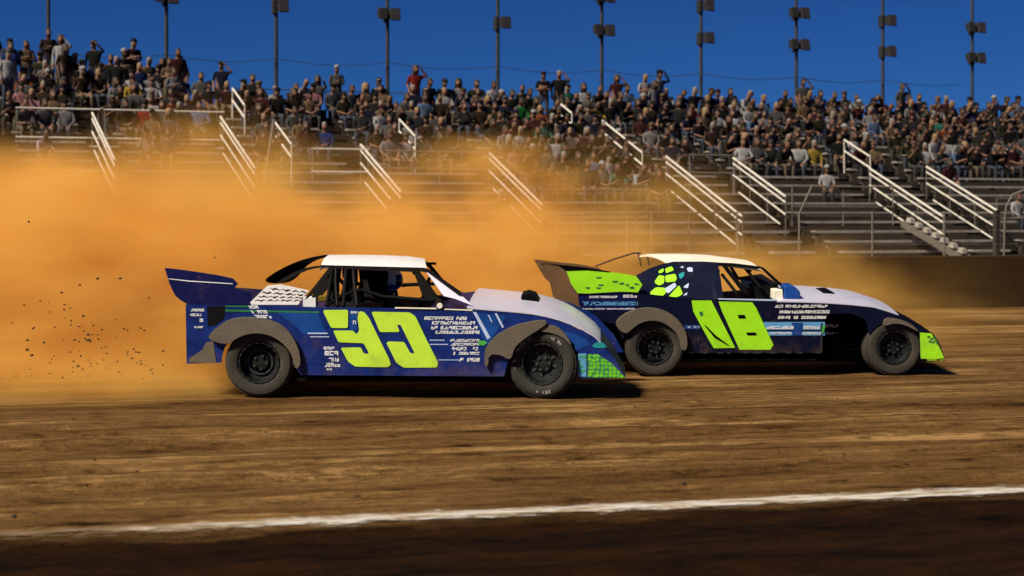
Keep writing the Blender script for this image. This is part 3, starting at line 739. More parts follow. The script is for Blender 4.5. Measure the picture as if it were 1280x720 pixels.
# ---------- dark car, number 18
def car_dark():
    yaw = R(1.5); Yn = 21.67; cx = 925
    c = Car('race_car', 'black and navy race car with lime number eighteen and cream roof, farther car', cx, 470, 101.5, ((cx-640)/2200*Yn, Yn+.95, 0), yaw, R(4.))
    root = c.root; N = -.95; d = N-.004
    rc, fc = (816, 435), (1116, 437)
    prof = [(722,386),(720,367),(795,366),(850,372),(885,374),(1030,378),(1090,383.5),(1121,393.5),(1136,401),(1150,408),(1165,418),(1173,429),(1180,449),(1150,450),(1149,440)] \
        + ring(*fc, 36, 4, 150, 14)[1:] + [(1080,400),(1062,392),(1035,392),(1026,400),(1026,441),(856,441),(858,437)] + ring(*rc, 41, 0, 165, 16)[1:] + [(765,404),(748,402),(735,398)]
    near = c.poly(prof)
    sp = c.mb().plate(near, N, .014).build('side_panel', 'midnight_paint', root)
    c.mb().plate([(x, min(z, .86) if x < .6 else z) for x, z in near], .936, .014).build('side_panel', 'midnight_paint', root)
    def dec(pts, mat, name, y=d, org=None, k=1., parent=sp, it=0, th=.002):
        p = c.poly(pts, N, org, k)
        if it: p = chaikin(p, it)
        return c.mb().plate(p, y, th).build(name, mat, parent)
    Z = (840, 360); K = 5.565
    one = dec([(118,85),(255,85),(340,250),(425,415),(275,418),(195,280),(130,160)], 'lime_paint_bright', 'number_decal', org=Z, k=K)
    dec([(205,255),(222,262),(290,330),(380,396),(378,402),(280,345)], 'black_paint', 'scratch', y=d-.003, org=Z, k=K)
    dec([(170,165),(192,160),(200,185),(180,195)], 'dark_green_paint', 'scratch', y=d-.003, org=Z, k=K)
    eight = dec([(305,92),(540,98),(570,140),(630,268),(692,395),(670,430),(455,428),(330,160)], 'lime_paint_bright', 'number_decal', org=Z, k=K)
    dec([(438,185),(488,185),(498,210),(448,210)], 'black_paint', 'number_counter', y=d-.003, org=Z, k=K)
    dec([(500,308),(565,308),(577,328),(508,328)], 'black_paint', 'number_counter', y=d-.003, org=Z, k=K)
    c.letters([(700,114,1060,138),(730,152,1065,178),(720,192,1055,216)], d, 'sponsor_white', 'sponsor_lettering', sp, 21, .15, Z, K, .97)
    dec([(618,236),(1050,236),(1050,330),(662,330)], 'sky_blue_paint', 'sponsor_band', org=Z, k=K, y=N-.002, th=.001)
    dec([(820,240),(895,240),(895,328),(820,328)], 'bright_blue_paint', 'sponsor_band', org=Z, k=K, y=N-.004, th=.001)
    dec([(640,290),(1040,292),(1040,302),(646,300)], 'midnight_paint', 'sponsor_band', org=Z, k=K, y=N-.004, th=.001)
    c.letters([(640,262,815,288),(900,262,1040,288),(665,306,815,324),(890,306,1030,324)], d-.002, 'sponsor_white', 'sponsor_lettering', sp, 22, .15, Z, K, .97)
    dec([(68,256),(165,256),(182,272),(165,286),(68,282)], 'royal_band' if 'royal_band' in MATS else 'bright_blue_paint', 'small_badge', org=Z, k=K)
    c.letters([(80,262,165,276)], d-.002, 'pale_blue_paint', 'sponsor_lettering', sp, 23, 0, Z, K)
    m = c.mb(); x = 858
    rn = random.Random(3)
    while x < 1022:
        w = rn.uniform(4, 10); m.plate(c.poly([(x,440.2),(x+w,440.2),(x+w,441.8),(x,441.8)]), N-.008, .008); x += w+rn.uniform(4, 18)
    m.plate(c.poly([(1023.5,404),(1025.5,404),(1025.5,441),(1023.5,441)]), N-.006, .006)
    m.build('sill_trim', 'rim_steel', root)
    # rear quarter text band
    Z5 = (660, 310); K5 = 4.236
    dec([(253,240),(560,232),(556,330),(268,330)], 'navy_paint', 'sponsor_band', org=Z5, k=K5, y=N-.002, th=.001)
    c.letters([(310,250,450,264),(490,244,550,262),(275,316,555,324)], d, 'sponsor_white', 'sponsor_lettering', sp, 24, .1, Z5, K5, .97)
    c.letters([(275,280,550,304)], d, 'sky_blue_paint', 'sponsor_lettering', sp, 25, .1, Z5, K5, .97)
    # fins and blade
    finL = [(190,120),(300,116),(415,126),(480,132),(560,148),(590,192),(568,232),(480,228),(300,238),(250,236),(215,188)]
    f = c.mb().plate(c.poly(finL, N, Z5, K5), N-.018, .014).build('spoiler_fin', 'lime_paint_bright', root)
    m = c.mb()
    rn = random.Random(9)
    for (x, y) in ((290,205),(345,150),(355,190),(345,205),(465,182),(500,190),(520,205),(430,172),(545,185)):
        m.plate(c.poly([(x,y),(x+rn.uniform(14,32),y-rn.uniform(0,6)),(x+rn.uniform(20,36),y+7),(x+6,y+8)], N, Z5, K5), N-.021, .003)
    m.build('fin_scuffs', 'dark_green_paint', f)
    c.mb().plate(c.poly([(48,74),(150,86),(300,102),(420,123),(420,127),(300,116),(190,119),(150,95)], N, Z5, K5), N-.020, .02).build('fin_edge', 'black_paint', root)
    c.mb().plate([(x, z-.14) for x, z in c.poly([(48,75),(150,88),(300,103),(420,124),(560,215),(568,232),(250,236),(262,300),(215,280),(110,180)], N, Z5, K5)], .93, .014).build('spoiler_fin', 'dusty_blade', root)
    # blade spans the width just behind the near fin
    m = c.mb(); panel_between(c, m, [(694,352),(704,361),(714,373),(722,386)], -.90, .9, 4, 0, .014); m.build('spoiler_blade', 'dusty_blade', root)
    c.mb().plate(c.poly([(52,78),(190,124),(215,188),(250,236),(262,335),(215,302),(150,275),(120,255),(98,160)], N, Z5, K5), N-.006, .012).build('fin_gusset', 'dusty_blade', root)
    m = c.mb(); panel_between(c, m, [(722,381),(790,381),(850,384)], -.93, .93, 4, 0); m.build('rear_deck', 'midnight_paint', root)
    m = c.mb(); panel_between(c, m, [(851,386),(975,386)], -.93, .93, 4, 0); m.build('interior_deck', 'interior_black', root)
    # flares
    ro = [(440,400),(490,345),(570,315),(650,311),(730,335),(790,385),(826,450),(830,536),(795,536),(790,480),(760,430),(700,388),(640,376),(580,390),(540,420),(500,455)]
    c.mb().plate(chaikin(c.poly(ro, N, Z5, K5), 2), N-.06, .056).build('wheel_flare', 'flare_dirty', root)
    c.mb().plate(chaikin(c.poly(ro, N, Z5, K5), 2), .955, .05).build('wheel_flare', 'flare_dirty', root)
    Z7 = (1020, 360); K7 = 5.54
    fl = [(462,203),(560,213),(640,243),(696,292),(690,300),(600,252),(520,242),(445,268)]
    c.mb().plate(chaikin(c.poly(fl, N, Z7, K7), 1), N-.03, .03).build('wheel_flare', 'flare_dirty', root)
    # nose
    nz = dec([(710,310),(790,315),(835,385),(885,490),(800,496),(720,490)], 'lime_paint_bright', 'nose_graphic', org=Z7, k=K7)
    m = c.mb()
    for (x, y) in ((760,335),(780,350),(800,340),(790,372),(812,362),(822,380),(770,368)):
        m.plate(c.poly([(x,y),(x+20,y-4),(x+24,y+8),(x+6,y+12)], N, Z7, K7), d-.003, .002)
    m.build('nose_lettering', 'dark_green_paint', sp)
    c.letters([(765,497,880,507)], N-.002, 'lime_paint', 'lip_lettering', sp, 31, 0, Z7, K7)
    c.mb().plate(c.poly([(715,492),(884,492),(888,510),(715,516)], N, Z7, K7), N+.004, 1.8).build('nose_lip', 'black_paint', root)
    m = c.mb(); panel_between(c, m, [(1121,393),(1136,400.5),(1150,407),(1165,417.5),(1173,428.5),(1180,448)], -.953, .953, 8, .02); m.build('nose', 'black_paint', root, True)
    hood_px = [(968,376.3),(1000,376.8),(1030,378),(1060,380),(1090,383.2),(1106,388),(1121,393)]
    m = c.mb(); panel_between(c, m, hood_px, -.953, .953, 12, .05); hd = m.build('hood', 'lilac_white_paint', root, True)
    # blue and white squares on the hood beside the windscreen
    m = c.mb(); xx = c.P(988, 370, -.5)[0]; zz = c.P(988, 376.5)[1]
    m.plate(c.poly([(979,376),(980,357),(991,357),(1000,365),(1000,375)], -.80), -.82, .3); m.build('hood_block', 'bright_blue_paint', root, bevel=.02)
    m = c.mb(); m.plate(c.poly([(966,375),(966,363),(978,362),(979,375)], -.78), -.80, .3); m.build('dash_box', 'cream_paint', root, bevel=.01)
    m = c.mb(); m.plate(c.poly([(950,376),(945,360),(975,356),(980,376)], -.6), -.6, 1.2); m.build('cowl', 'interior_black', root)
    q = c.P(1052, 369, -.1); m = c.mb(); m.plate([(q[0]-.16, q[1]-.06), (q[0]-.12, q[1]+.02), (q[0], q[1]+.03), (q[0]+.10, q[1]-.06)], -.3, .5); m.build('hood_scoop', 'black_paint', root, bevel=.01)
    # chassis, engine bay tubes
    a = c.P(735, 400)[0]; b = c.P(1150, 440)[0]
    m = c.mb(); m.box((a, -.56, .18), (b-.2, .56, .80)); m.box((a+.5, -.91, .25), (c.P(1020,440)[0], .91, .27)); m.build('chassis', 'interior_black', root)
    m = c.mb()
    for (p0, p1) in (((1026,405),(1075,398)),((1030,425),(1080,415)),((1028,438),(1085,440)),((1055,395),(1050,440)),((1075,392),(1068,440))):
        x0, z0 = c.P(*p0, -.7); x1, z1 = c.P(*p1, -.7); m.tube([(x0, -.72, z0), (x1, -.66, z1)], .018)
    m.build('suspension_arm', 'black_tube', root, True)
    c.letters([(1035,407,1055,412),(1036,417,1052,421),(1047,432,1052,434),(1050,402,1058,404)], -.62, 'sponsor_white', 'engine_lettering', sp, 41, .1)
    dec([(1026,406),(1029,407),(1027,415),(1024.5,417)], 'green_paint', 'small_badge', y=N-.01)
    # roof
    yr = .62
    rp = [(838,332),(846,330.4),(872,330.2),(905,331.6),(935,335.4),(953,338)]
    m = c.mb(); zs = [c.P(px, py, -yr) for px, py in rp]; secs = []
    for top in (1, 0):
        for i, (x, z) in enumerate(zs):
            row = []
            for j in range(13):
                t = j/12; yy = -yr+2*yr*t
                row.append((x - (.26*t if i < 2 else .10*t), yy, z + .05*(1-(2*t-1)**2) - (0 if top else .02)))
            secs.append(row)
    n = len(zs); w = 13; vs = [p for s_ in secs for p in s_]; fs = []
    for i in range(n-1):
        for j in range(w-1):
            q = i*w+j; fs.append((q, q+1, q+w+1, q+w)); q += n*w; fs.append((q, q+w, q+w+1, q+1))
    per = [i*w for i in range(n)] + [(n-1)*w+j for j in range(1, w)] + [i*w+w-1 for i in range(n-2, -1, -1)] + [j for j in range(w-2, 0, -1)]
    for i in range(len(per)):
        q, r_ = per[i], per[(i+1) % len(per)]; fs.append((q, r_, r_+n*w, q+n*w))
    m.add(vs, fs); m.build('roof', 'cream_paint', root, True)
    def lean(x, z):
        t = max(0, min(1, (z-1.02)/.42)); return -.93+.31*t
    # solid sail / B pillar panel with honeycomb cells
    sl = [(440,165),(560,152),(640,115),(700,95),(770,80),(930,80),(1010,84),(1025,272),(1000,275),(850,275),(830,420),(790,380),(730,332),(650,308),(570,312),(556,330),(556,240),(575,205),(560,165)]
    sail = c.mb().plate(c.poly(sl, -.8, Z5, K5), lambda x, z: lean(x, z)-.006, .014).build('sail_panel', 'midnight_paint', root)
    def cells(lst, mat, name):
        m = c.mb()
        for pts in lst: 
            cx_ = sum(p[0] for p in pts)/len(pts); cy_ = sum(p[1] for p in pts)/len(pts)
            m.plate(rounded(c.poly([(cx_+(a-cx_)*1.04, cy_+(b-cy_)*1.04) for a, b in pts], -.8, Z5, K5), .02), lambda x, z: lean(x, z)-.012, .003)
        m.build(name, mat, sail)
    cells([[(636,232),(668,208),(716,210),(718,236),(692,252),(642,248)],[(662,182),(688,148),(717,152),(712,186),(685,198)],[(723,150),(776,141),(782,165),(772,178),(723,182)],[(688,127),(716,112),(714,132),(690,138)],[(723,115),(760,103),(770,122),(728,137)],[(733,252),(792,198),(808,240),(778,254)]], 'lime_paint_bright', 'honeycomb_cell')
    cells([[(708,217),(770,184),(778,200),(732,237)],[(812,207),(846,184),(838,212)],[(808,248),(834,230),(828,246)],[(840,110),(870,108),(872,130),(845,130)],[(800,108),(825,103),(820,112)]], 'pale_blue_paint', 'honeycomb_cell')
    cells([[(793,142),(826,130),(822,152),(800,168)]], 'teal_paint', 'honeycomb_cell')
    Z6 = (870, 310); K6 = 6.095
    def plates(lst, mat, name, yf=lean, y=-.8):
        m = c.mb()
        for pts in lst: m.plate(c.poly(pts, y, Z6, K6), yf, .014)
        return m.build(name, mat, root)
    plates([[(60,118),(300,128),(500,152),(520,165),(470,170),(300,152),(130,145),(95,145)]], 'black_paint', 'roof_rail')
    plates([[(75,120),(110,140),(145,380),(160,395),(60,395)]], 'midnight_paint', 'rear_pillar')
    plates([[(490,152),(525,160),(650,275),(640,292),(615,280)]], 'black_paint', 'windscreen_post')
    plates([[(205,150),(245,152),(395,345),(345,345)]], 'black_paint', 'front_pillar')
    m = c.mb()
    for pts in ([(205,205),(310,345)],[(390,160),(500,305)],[(100,200),(150,370)]):
        q = [c.P(Z6[0]+a/K6, Z6[1]+b/K6, -.6) for a, b in pts]; m.tube([(x, lean(x, z)+.12, z) for x, z in q], .02)
    for pts in ([(130,130),(300,340)],[(370,140),(470,280),(640,290)],[(120,290),(330,300)],[(60,140),(80,370)]):
        q = [c.P(Z6[0]+a/K6, Z6[1]+b/K6, .6) for a, b in pts]; m.tube([(x, -lean(x, z)-.06, z) for x, z in q], .022)
    for xx in (862, 900, 940):
        q = c.P(xx, 340, -.6); m.tube([(q[0], -.58, q[1]), (q[0], .58, q[1])], .02)
    m.build('roll_cage', 'black_tube', root, True)
    plates([[(150,376),(600,385),(600,396),(150,392)]], 'pale_blue_paint', 'window_sill', lambda x, z: -.945)
    plates([[(385,285),(480,300),(515,345),(425,345)]], 'cream_paint', 'dash_panel', lambda x, z: -.2)
    # far roof struts
    m = c.mb()
    for pts in ([(395,116),(500,76),(610,42),(655,40)],[(640,45),(648,75),(655,118)],[(690,58),(695,80),(702,112)]):
        q = [c.P(Z5[0]+a/K5, Z5[1]+b/K5, .75) for a, b in pts]; m.tube([(x, .74, z) for x, z in q], .013)
    m.build('roof_strut', 'dusty_blade', root, True)
    m = c.mb(); se = c.poly([(855,342),(885,340),(893,352),(890,380),(850,382)], 0)
    m.plate(chaikin(se, 1), -.05, .46); m.build('racing_seat', 'interior_black', root, bevel=.03)
    make_wheel(root, (816-cx)/101.5, -.80, .355, .34, 0, 'tyre_rubber_dusty', 0, .5, -1, False)
    make_wheel(root, (816-cx)/101.5, .80, .355, .34, 0, 'tyre_rubber_dusty', 0, .1, 1, False)
    make_wheel(root, (1116-cx)/101.5, -.80, .345, .30, R(4), 'tyre_rubber_dusty', 0, .7, -1, False)
    make_wheel(root, (1116-cx)/101.5, .80, .345, .30, R(4), 'tyre_rubber_dusty', 0, .9, 1, False)
    # dented exhaust / bumper bits at the tail
    m = c.mb(); q0 = c.P(750, 399, -.9); q1 = c.P(776, 429, -.9)
    return c

cb = car_blue(); cd = car_dark()

# ------------------------------------------------------------------ people
def skinned(name, J, E, sub=1):
    """J: {joint: (x,y,z, radius)}, E: bones; grows one continuous surface"""
    keys = list(J); ix = {k: i for i, k in enumerate(keys)}
    me = bpy.data.meshes.new(name + '_skeleton')
    me.from_pydata([J[k][:3] for k in keys], [(ix[a], ix[b]) for a, b in E], [])
    o = bpy.data.objects.new(name + '_skeleton', me); COL.objects.link(o)
    sk = o.modifiers.new('skin', 'SKIN'); sk.use_smooth_shade = True
    for i, k in enumerate(keys):
        d = me.skin_vertices[0].data[i]; r = J[k][3]
        d.radius = r if isinstance(r, tuple) else (r, r); d.use_root = (i == 0)
    ss = o.modifiers.new('sub', 'SUBSURF'); ss.levels = sub; ss.render_levels = sub
    dg = bpy.context.evaluated_depsgraph_get(); dg.update()
    out = bpy.data.meshes.new_from_object(o.evaluated_get(dg)); out.name = name
    bpy.data.objects.remove(o); bpy.data.meshes.remove(me)
    return out

def seg_d(p, a, b):
    ab = b-a; t = max(0, min(1, (p-a).dot(ab)/max(1e-9, ab.length_squared))); return (p-(a+ab*t)).length

def human(name, pose, short=False):
    J = {}; E = []
    sit = pose['sit']
    hz = .10 if sit else .95
    lean = pose.get('lean', 0.); twist = pose.get('turn', 0.)
    def up(h, dy=0.):   # up the spine from the hips, leaning forward (-y)
        return (0, -math.sin(lean)*h + dy, hz + math.cos(lean)*h)
    J['hip'] = (0, 0, hz, (.165, .12)); J['belly'] = (*up(.18), (.155, .115)); J['chest'] = (*up(.38), (.18, .12)); J['neck0'] = (*up(.50), .075)
    hd = -.03 - .02*math.sin(lean)
    J['neck'] = (*up(.555), .06); J['skull'] = (*up(.655, hd), (.088, .102)); J['crown'] = (*up(.755, hd+.008), (.092, .112)); J['top'] = (*up(.835, hd+.015), (.058, .072))
    J['nose'] = (up(.65)[0], up(.65, hd)[1]-.125, up(.65)[2], .016)
    E += [('hip','belly'),('belly','chest'),('chest','neck0'),('neck0','neck'),('neck','skull'),('skull','crown'),('crown','top'),('skull','nose')]
    for s, sd in ((-1,'l'),(1,'r')):
        sh = up(.455); el, ha = pose['arm_'+sd]
        J['sh'+sd] = (s*.185, sh[1], sh[2], .062)
        J['el'+sd] = (s*el[0], el[1], hz+el[2], .045); J['wr'+sd] = (s*ha[0], ha[1], hz+ha[2], .031)
        w = Vector(J['wr'+sd][:3]); dv = (w-Vector(J['el'+sd][:3])).normalized()
        pm = w+dv*.06; J['pm'+sd] = (*pm, (.036, .022))
        E += [('chest','sh'+sd),('sh'+sd,'el'+sd),('el'+sd,'wr'+sd),('wr'+sd,'pm'+sd)]
        side = dv.cross(Vector((0,0,1)));  side = side.normalized() if side.length > .1 else Vector((0,1,0))
        for k, (off, ln) in enumerate(((-.027,.072),(-.009,.085),(.009,.08),(.027,.062))):
            f0 = pm + side*off*.9 + dv*.03; f1 = pm+side*off*1.25+dv*(.03+ln)+Vector((0,0,-.018))
            J['f%d%s' % (k, sd)] = (*f1, .009); E.append(('pm'+sd, 'f%d%s' % (k, sd)))
        th = w+dv*.05+side*(-s)*.055; J['th'+sd] = (*th, .010); E.append(('wr'+sd,'th'+sd))
        if sit:
            J['hp'+sd] = (s*.10, -.06, .085, .092); J['kn'+sd] = (s*pose.get('kx', .13), -.44, .07, .062); J['an'+sd] = (s*.13, -.42+pose.get('fy', 0), -.335, .042); J['to'+sd] = (s*.15, -.56+pose.get('fy', 0), -.378, .036)
        else:
            J['hp'+sd] = (s*.095, 0, .86, .092); J['kn'+sd] = (s*.11, -.02, .48, .062); J['an'+sd] = (s*.12, .03, .08, .043); J['to'+sd] = (s*.14, -.12, .04, .037)
        E += [('hip','hp'+sd),('hp'+sd,'kn'+sd),('kn'+sd,'an'+sd),('an'+sd,'to'+sd)]
    me = skinned(name, J, E, 1)
    V3 = {k: Vector(v[:3]) for k, v in J.items()}
    def part(a, b):
        ks = a+b
        if a in ('skull','crown') or b in ('skull','nose'): return 0
        if a == 'neck0': return 0
        if a[:2] in ('wr','pm','th'): return 0
        if short and a[:2] == 'el': return 0
        if a[:2] in ('hp','kn') or (a == 'hip' and b != 'belly'): return 4 if b[:2] == 'to' else 3
        if a[:2] == 'an': return 4
        return 2
    tags = [(part(a, b), V3[a], V3[b]) for a, b in E]
    sk = V3['skull']; cr = V3['crown']
    mi = []
    for p in me.polygons:
        c = p.center
        best = min(tags, key=lambda t: seg_d(c, t[1], t[2]))[0]
        if (c-sk).length < .24 and best == 0 and c.z > sk.z-.10:
            if c.z > sk.z+.105 or (c.y > sk.y-.03 and c.z > sk.z-.05): best = 1
        mi.append(best)
    for k in ('skin','hair_dark','cloth_black','trousers_dark','shoes'): me.materials.append(MATS[k])
    me.polygons.foreach_set('material_index', mi)
    me.polygons.foreach_set('use_smooth', [True]*len(me.polygons))
    head = (0, sk.y, sk.z)
    return me, head

A = lambda e, h: (e, h)
POSES = {
    'sitting': [dict(sit=1, lean=.08, arm_l=A((.25,-.10,.20),(.13,-.30,.06)), arm_r=A((.25,-.10,.20),(.13,-.30,.06))),
                dict(sit=1, lean=-.02, kx=.17, arm_l=A((.26,-.06,.20),(.10,-.25,.12)), arm_r=A((.27,-.12,.22),(.06,-.27,.16)))],
    'hunched': [dict(sit=1, lean=.55, kx=.16, arm_l=A((.22,-.36,.10),(.05,-.50,.20)), arm_r=A((.22,-.36,.10),(.07,-.52,.18))),
                dict(sit=1, lean=.40, kx=.14, arm_l=A((.24,-.30,.10),(.04,-.42,.10)), arm_r=A((.24,-.30,.08),(.05,-.40,.13)))],
    'pointing': [dict(sit=1, lean=.10, arm_l=A((.25,-.10,.20),(.13,-.30,.06)), arm_r=A((.30,-.26,.42),(.28,-.48,.56)))],
    'phone-holding': [dict(sit=1, lean=.05, arm_l=A((.24,-.20,.24),(.07,-.34,.52)), arm_r=A((.24,-.20,.24),(.05,-.34,.50)))],
    'standing': [dict(sit=0, lean=.03, arm_l=A((.25,.02,.20),(.23,-.08,-.04)), arm_r=A((.25,.02,.20),(.24,-.06,-.04))),
                 dict(sit=0, lean=.02, arm_l=A((.24,-.02,.20),(.02,-.17,.27)), arm_r=A((.24,-.02,.19),(.0,-.18,.20)))],
    'shading-eyes': [dict(sit=0, lean=.04, arm_l=A((.25,.02,.20),(.22,-.10,-.02)), arm_r=A((.34,-.16,.46),(.14,-.17,.70)))],
}
PM = {}
for pn, lst in POSES.items():
    for i, ps in enumerate(lst):
        for sh in (0, 1): PM.setdefault(pn, []).append(human('person', ps, bool(sh)))

def cap_mesh():
    m = MB(); prof = [(.098, .0), (.099, .03), (.088, .068), (.058, .096), (.02, .108), (.001, .109)]; n = 16; vs = []; fs = []
    for r, z in prof:
        for k in range(n):
            a = 2*math.pi*k/n; vs.append((r*.93*math.cos(a), r*1.08*math.sin(a), z))
    for i in range(len(prof)-1):
        for k in range(n): a = i*n+k; b = i*n+(k+1) % n; fs.append((a, b, b+n, a+n))
    m.add(vs, fs)
    br = [(-.075,-.07),(-.07,-.13),(-.045,-.17),(0,-.185),(.045,-.17),(.07,-.13),(.075,-.07)]
    k = len(br); m.add([(x, y, .012) for x, y in br]+[(x, y, .002) for x, y in br], [tuple(range(k)), tuple(range(2*k-1, k-1, -1))]+[(i, (i+1) % k, (i+1) % k+k, i+k) for i in range(k)])
    o = m.build('cap', 'cloth_black', None, True); me = o.data; bpy.data.objects.remove(o); return me
def long_hair_mesh():
    m = MB(); n = 14; vs = []; fs = []
    for (z, r, a0) in ((.115,.03,0),(.09,.080,0),(.04,.108,.15),(-.04,.112,.4),(-.12,.115,.55),(-.20,.105,.7),(-.25,.07,.8)):
        for k in range(n+1):
            a = -math.pi/2 + a0 + .25 + (2*math.pi-2*a0-.5)*k/n; vs.append((r*.95*math.cos(a), r*math.sin(a)+.012, z))
    for i in range(6):
        for k in range(n): a = i*(n+1)+k; fs.append((a, a+1, a+n+2, a+n+1))
    m.add(vs, fs); o = m.build('long_hair', 'hair_dark', None, True); me = o.data; bpy.data.objects.remove(o)
    return me
CAP, LONG = cap_mesh(), long_hair_mesh()

# ------------------------------------------------------------------ grandstand
PHI = math.atan(.42); pc, ps_ = math.cos(PHI), math.sin(PHI)
S0 = Vector((0, 44.88, 0)); KS = 1.2
def SP(u, v, z=0): return Vector((S0.x + u*pc - v*ps_, S0.y + u*ps_ + v*pc, z))
ROWS = 17; RUN = .70; RISE = .28; V0 = .36; Z0 = .5
def rows_at(u): return 20 if u < -8.9 else (19 if u < -5.3 else ROWS)
def row_z(i): return Z0 + RISE*i
def slope_z(v): return Z0 + .4*(v-V0)
def to_px(p):
    return 640 + 2200*p.x/p.y, 267 - 2200*(p.z-HC)/p.y
POLE_U = [KS*q for q in (-10.9, -7.85, -4.76, -1.74, 1.48, 4.84, 8.17, 11.51, 14.88, 18.08, 21.55)]
ORD = ['first','second','third','fourth','fifth','sixth','seventh','eighth','ninth','tenth','eleventh','twelfth','thirteenth','fourteenth','fifteenth','sixteenth','seventeenth','eighteenth','nineteenth','twentieth']
AISLES = [-9.75, -7.4, -4.4, -1.45, 1.65, 6.4, 8.3, 12.0, 13.9, 18.6, 23.0]
aisles = [KS*q for q in AISLES]
AW = .46   # half width of an aisle
edges = [-17.0] + aisles + [33.0]
sec_names = []
for k in range(len(edges)-1):
    a = edges[k] + (AW if k else 0); b = edges[k+1] - (AW if k < len(edges)-2 else 0)
    if b-a < .5: continue
    root = empty('bleacher', SP((a+b)/2, 0), PHI)
    nth = ORD[k] if k < 14 else str(k)
    tag(root, 'grey aluminium bleacher block, %s from the left between its stair aisles' % nth, 'bleacher', 'bleacher blocks of the grandstand')
    h = (b-a)/2; NR = rows_at((a+b)/2)
    rs = MB(); 
    for i in range(NR):
        v = V0 + RUN*i; z = row_z(i)
        seat = MB().box((-h, v+.36, z+.40), (h, v+.64, z+.44)); seat.box((-h, v+.345, z+.375), (h, v+.36, z+.435))
        o = seat.build('seat_bench', 'aluminium', root)
        fb = MB().box((-h, v-.06, z-.04), (h, v+.35, z)); fb.box((-h, v-.075, z-.065), (h, v-.06, z-.002))
        fb.build('footboard', 'aluminium', root)
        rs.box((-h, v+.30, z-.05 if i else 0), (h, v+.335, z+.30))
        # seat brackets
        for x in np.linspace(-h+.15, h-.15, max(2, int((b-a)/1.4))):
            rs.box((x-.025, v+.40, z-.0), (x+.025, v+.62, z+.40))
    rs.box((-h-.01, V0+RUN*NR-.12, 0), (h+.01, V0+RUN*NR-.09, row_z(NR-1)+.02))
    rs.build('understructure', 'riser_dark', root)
    vb = V0+RUN*NR-.05; zb = row_z(NR-1)
    br = MB()
    for x in np.linspace(-h+.03, h-.03, max(2, int((b-a)/1.6)+1)): br.tube([(x, vb, 0), (x, vb, zb+.92)], .018, 6)
    for zz in (.5, .9): br.tube([(-h, vb+.03, zb+zz), (h, vb+.03, zb+zz)], .018, 6)
    br.build('back_rail', 'pole_steel', root, True)

# stairs with handrails in each aisle
RAILV = {-9.75:(4.9,8.4), -7.4:(3.97,6.93), -4.4:(3.58,6.86), -1.45:(2.25,5.16), 1.65:(1.59,4.76), 6.4:(.91,4.67), 8.3:(2.11,4.63), 12.0:(.90,4.02), 13.9:(1.15,4.19), 18.6:(1.,4.), 23.0:(1.,4.)}
for k, ua in enumerate(aisles):
    root = empty('aisle_stairs', SP(ua, 0), PHI); NR = rows_at(ua)
    tag(root, 'grey stair aisle with sloping white handrails, %s from the left in the grandstand' % ORD[k], 'stairs', 'stair aisles of the grandstand')
    st = MB()
    for i in range(NR):
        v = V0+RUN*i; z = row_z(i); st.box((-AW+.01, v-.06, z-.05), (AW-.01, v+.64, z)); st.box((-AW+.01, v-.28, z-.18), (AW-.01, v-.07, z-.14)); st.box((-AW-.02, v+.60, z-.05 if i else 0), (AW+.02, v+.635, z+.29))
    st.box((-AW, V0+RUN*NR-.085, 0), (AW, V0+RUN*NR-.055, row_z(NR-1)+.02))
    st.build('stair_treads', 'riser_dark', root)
    v0, v1 = [KS*q for q in RAILV[AISLES[k]]]
    for x, full in ((-.30, 1),):
        rl = MB()
        hs = (1.12, .95, .60, .20)
        for hgt in hs:
            va = v0 + (.3 if hgt == .20 else 0); vb = v1-(.35 if hgt == .20 else 0)
            rl.tube([(x, va, slope_z(va)+hgt), (x, vb, slope_z(vb)+hgt)], .033 if hgt > 1. else .026, 8)
        nn = 4
        for j in range(nn):
            v = v0 + (v1-v0)*j/(nn-1); rl.tube([(x, v, slope_z(v)-.05), (x, v, slope_z(v)+1.10)], .016, 6, 1)
        rl.build('handrail', ['rail_white', 'galvanised'], root, True)
def upper_rail(u, v0, v1, lab, mat='rail_white'):
    u, v0, v1 = KS*u, KS*v0, KS*v1
    rl = MB()
    for hgt in (1.12, .76): rl.tube([(0, v0, slope_z(v0)+hgt), (0, v1, slope_z(v1)+hgt)], .031, 8)
    for v in (v0, v1): rl.tube([(0, v, slope_z(v)-.05), (0, v, slope_z(v)+1.12)], .02, 6)
    o = rl.build('aisle_handrail', mat, None, True); o.location = SP(u, 0); o.rotation_euler = (0, 0, PHI)
    tag(o, lab, 'handrail', 'short upper handrails')
upper_rail(-.12, 5.76, 6.95, 'short white handrail among the crowd left of centre, above a lower railing')
upper_rail(4.95, 7.7, 8.4, 'shortest white handrail high in the crowd by the sixth light pole')
upper_rail(5.6, 4.9, 7.2, 'long white handrail slanting through the packed crowd right of centre')
upper_rail(12.35, 4.87, 6.1, 'short white handrail in the crowd on the right, the farthest of the short ones')
upper_rail(-3.85, 7.7, 8.95, 'short white handrail high among the people by the third light pole')
upper_rail(-3.4, 5.1, 6.7, 'white handrail slanting beside empty benches at left')

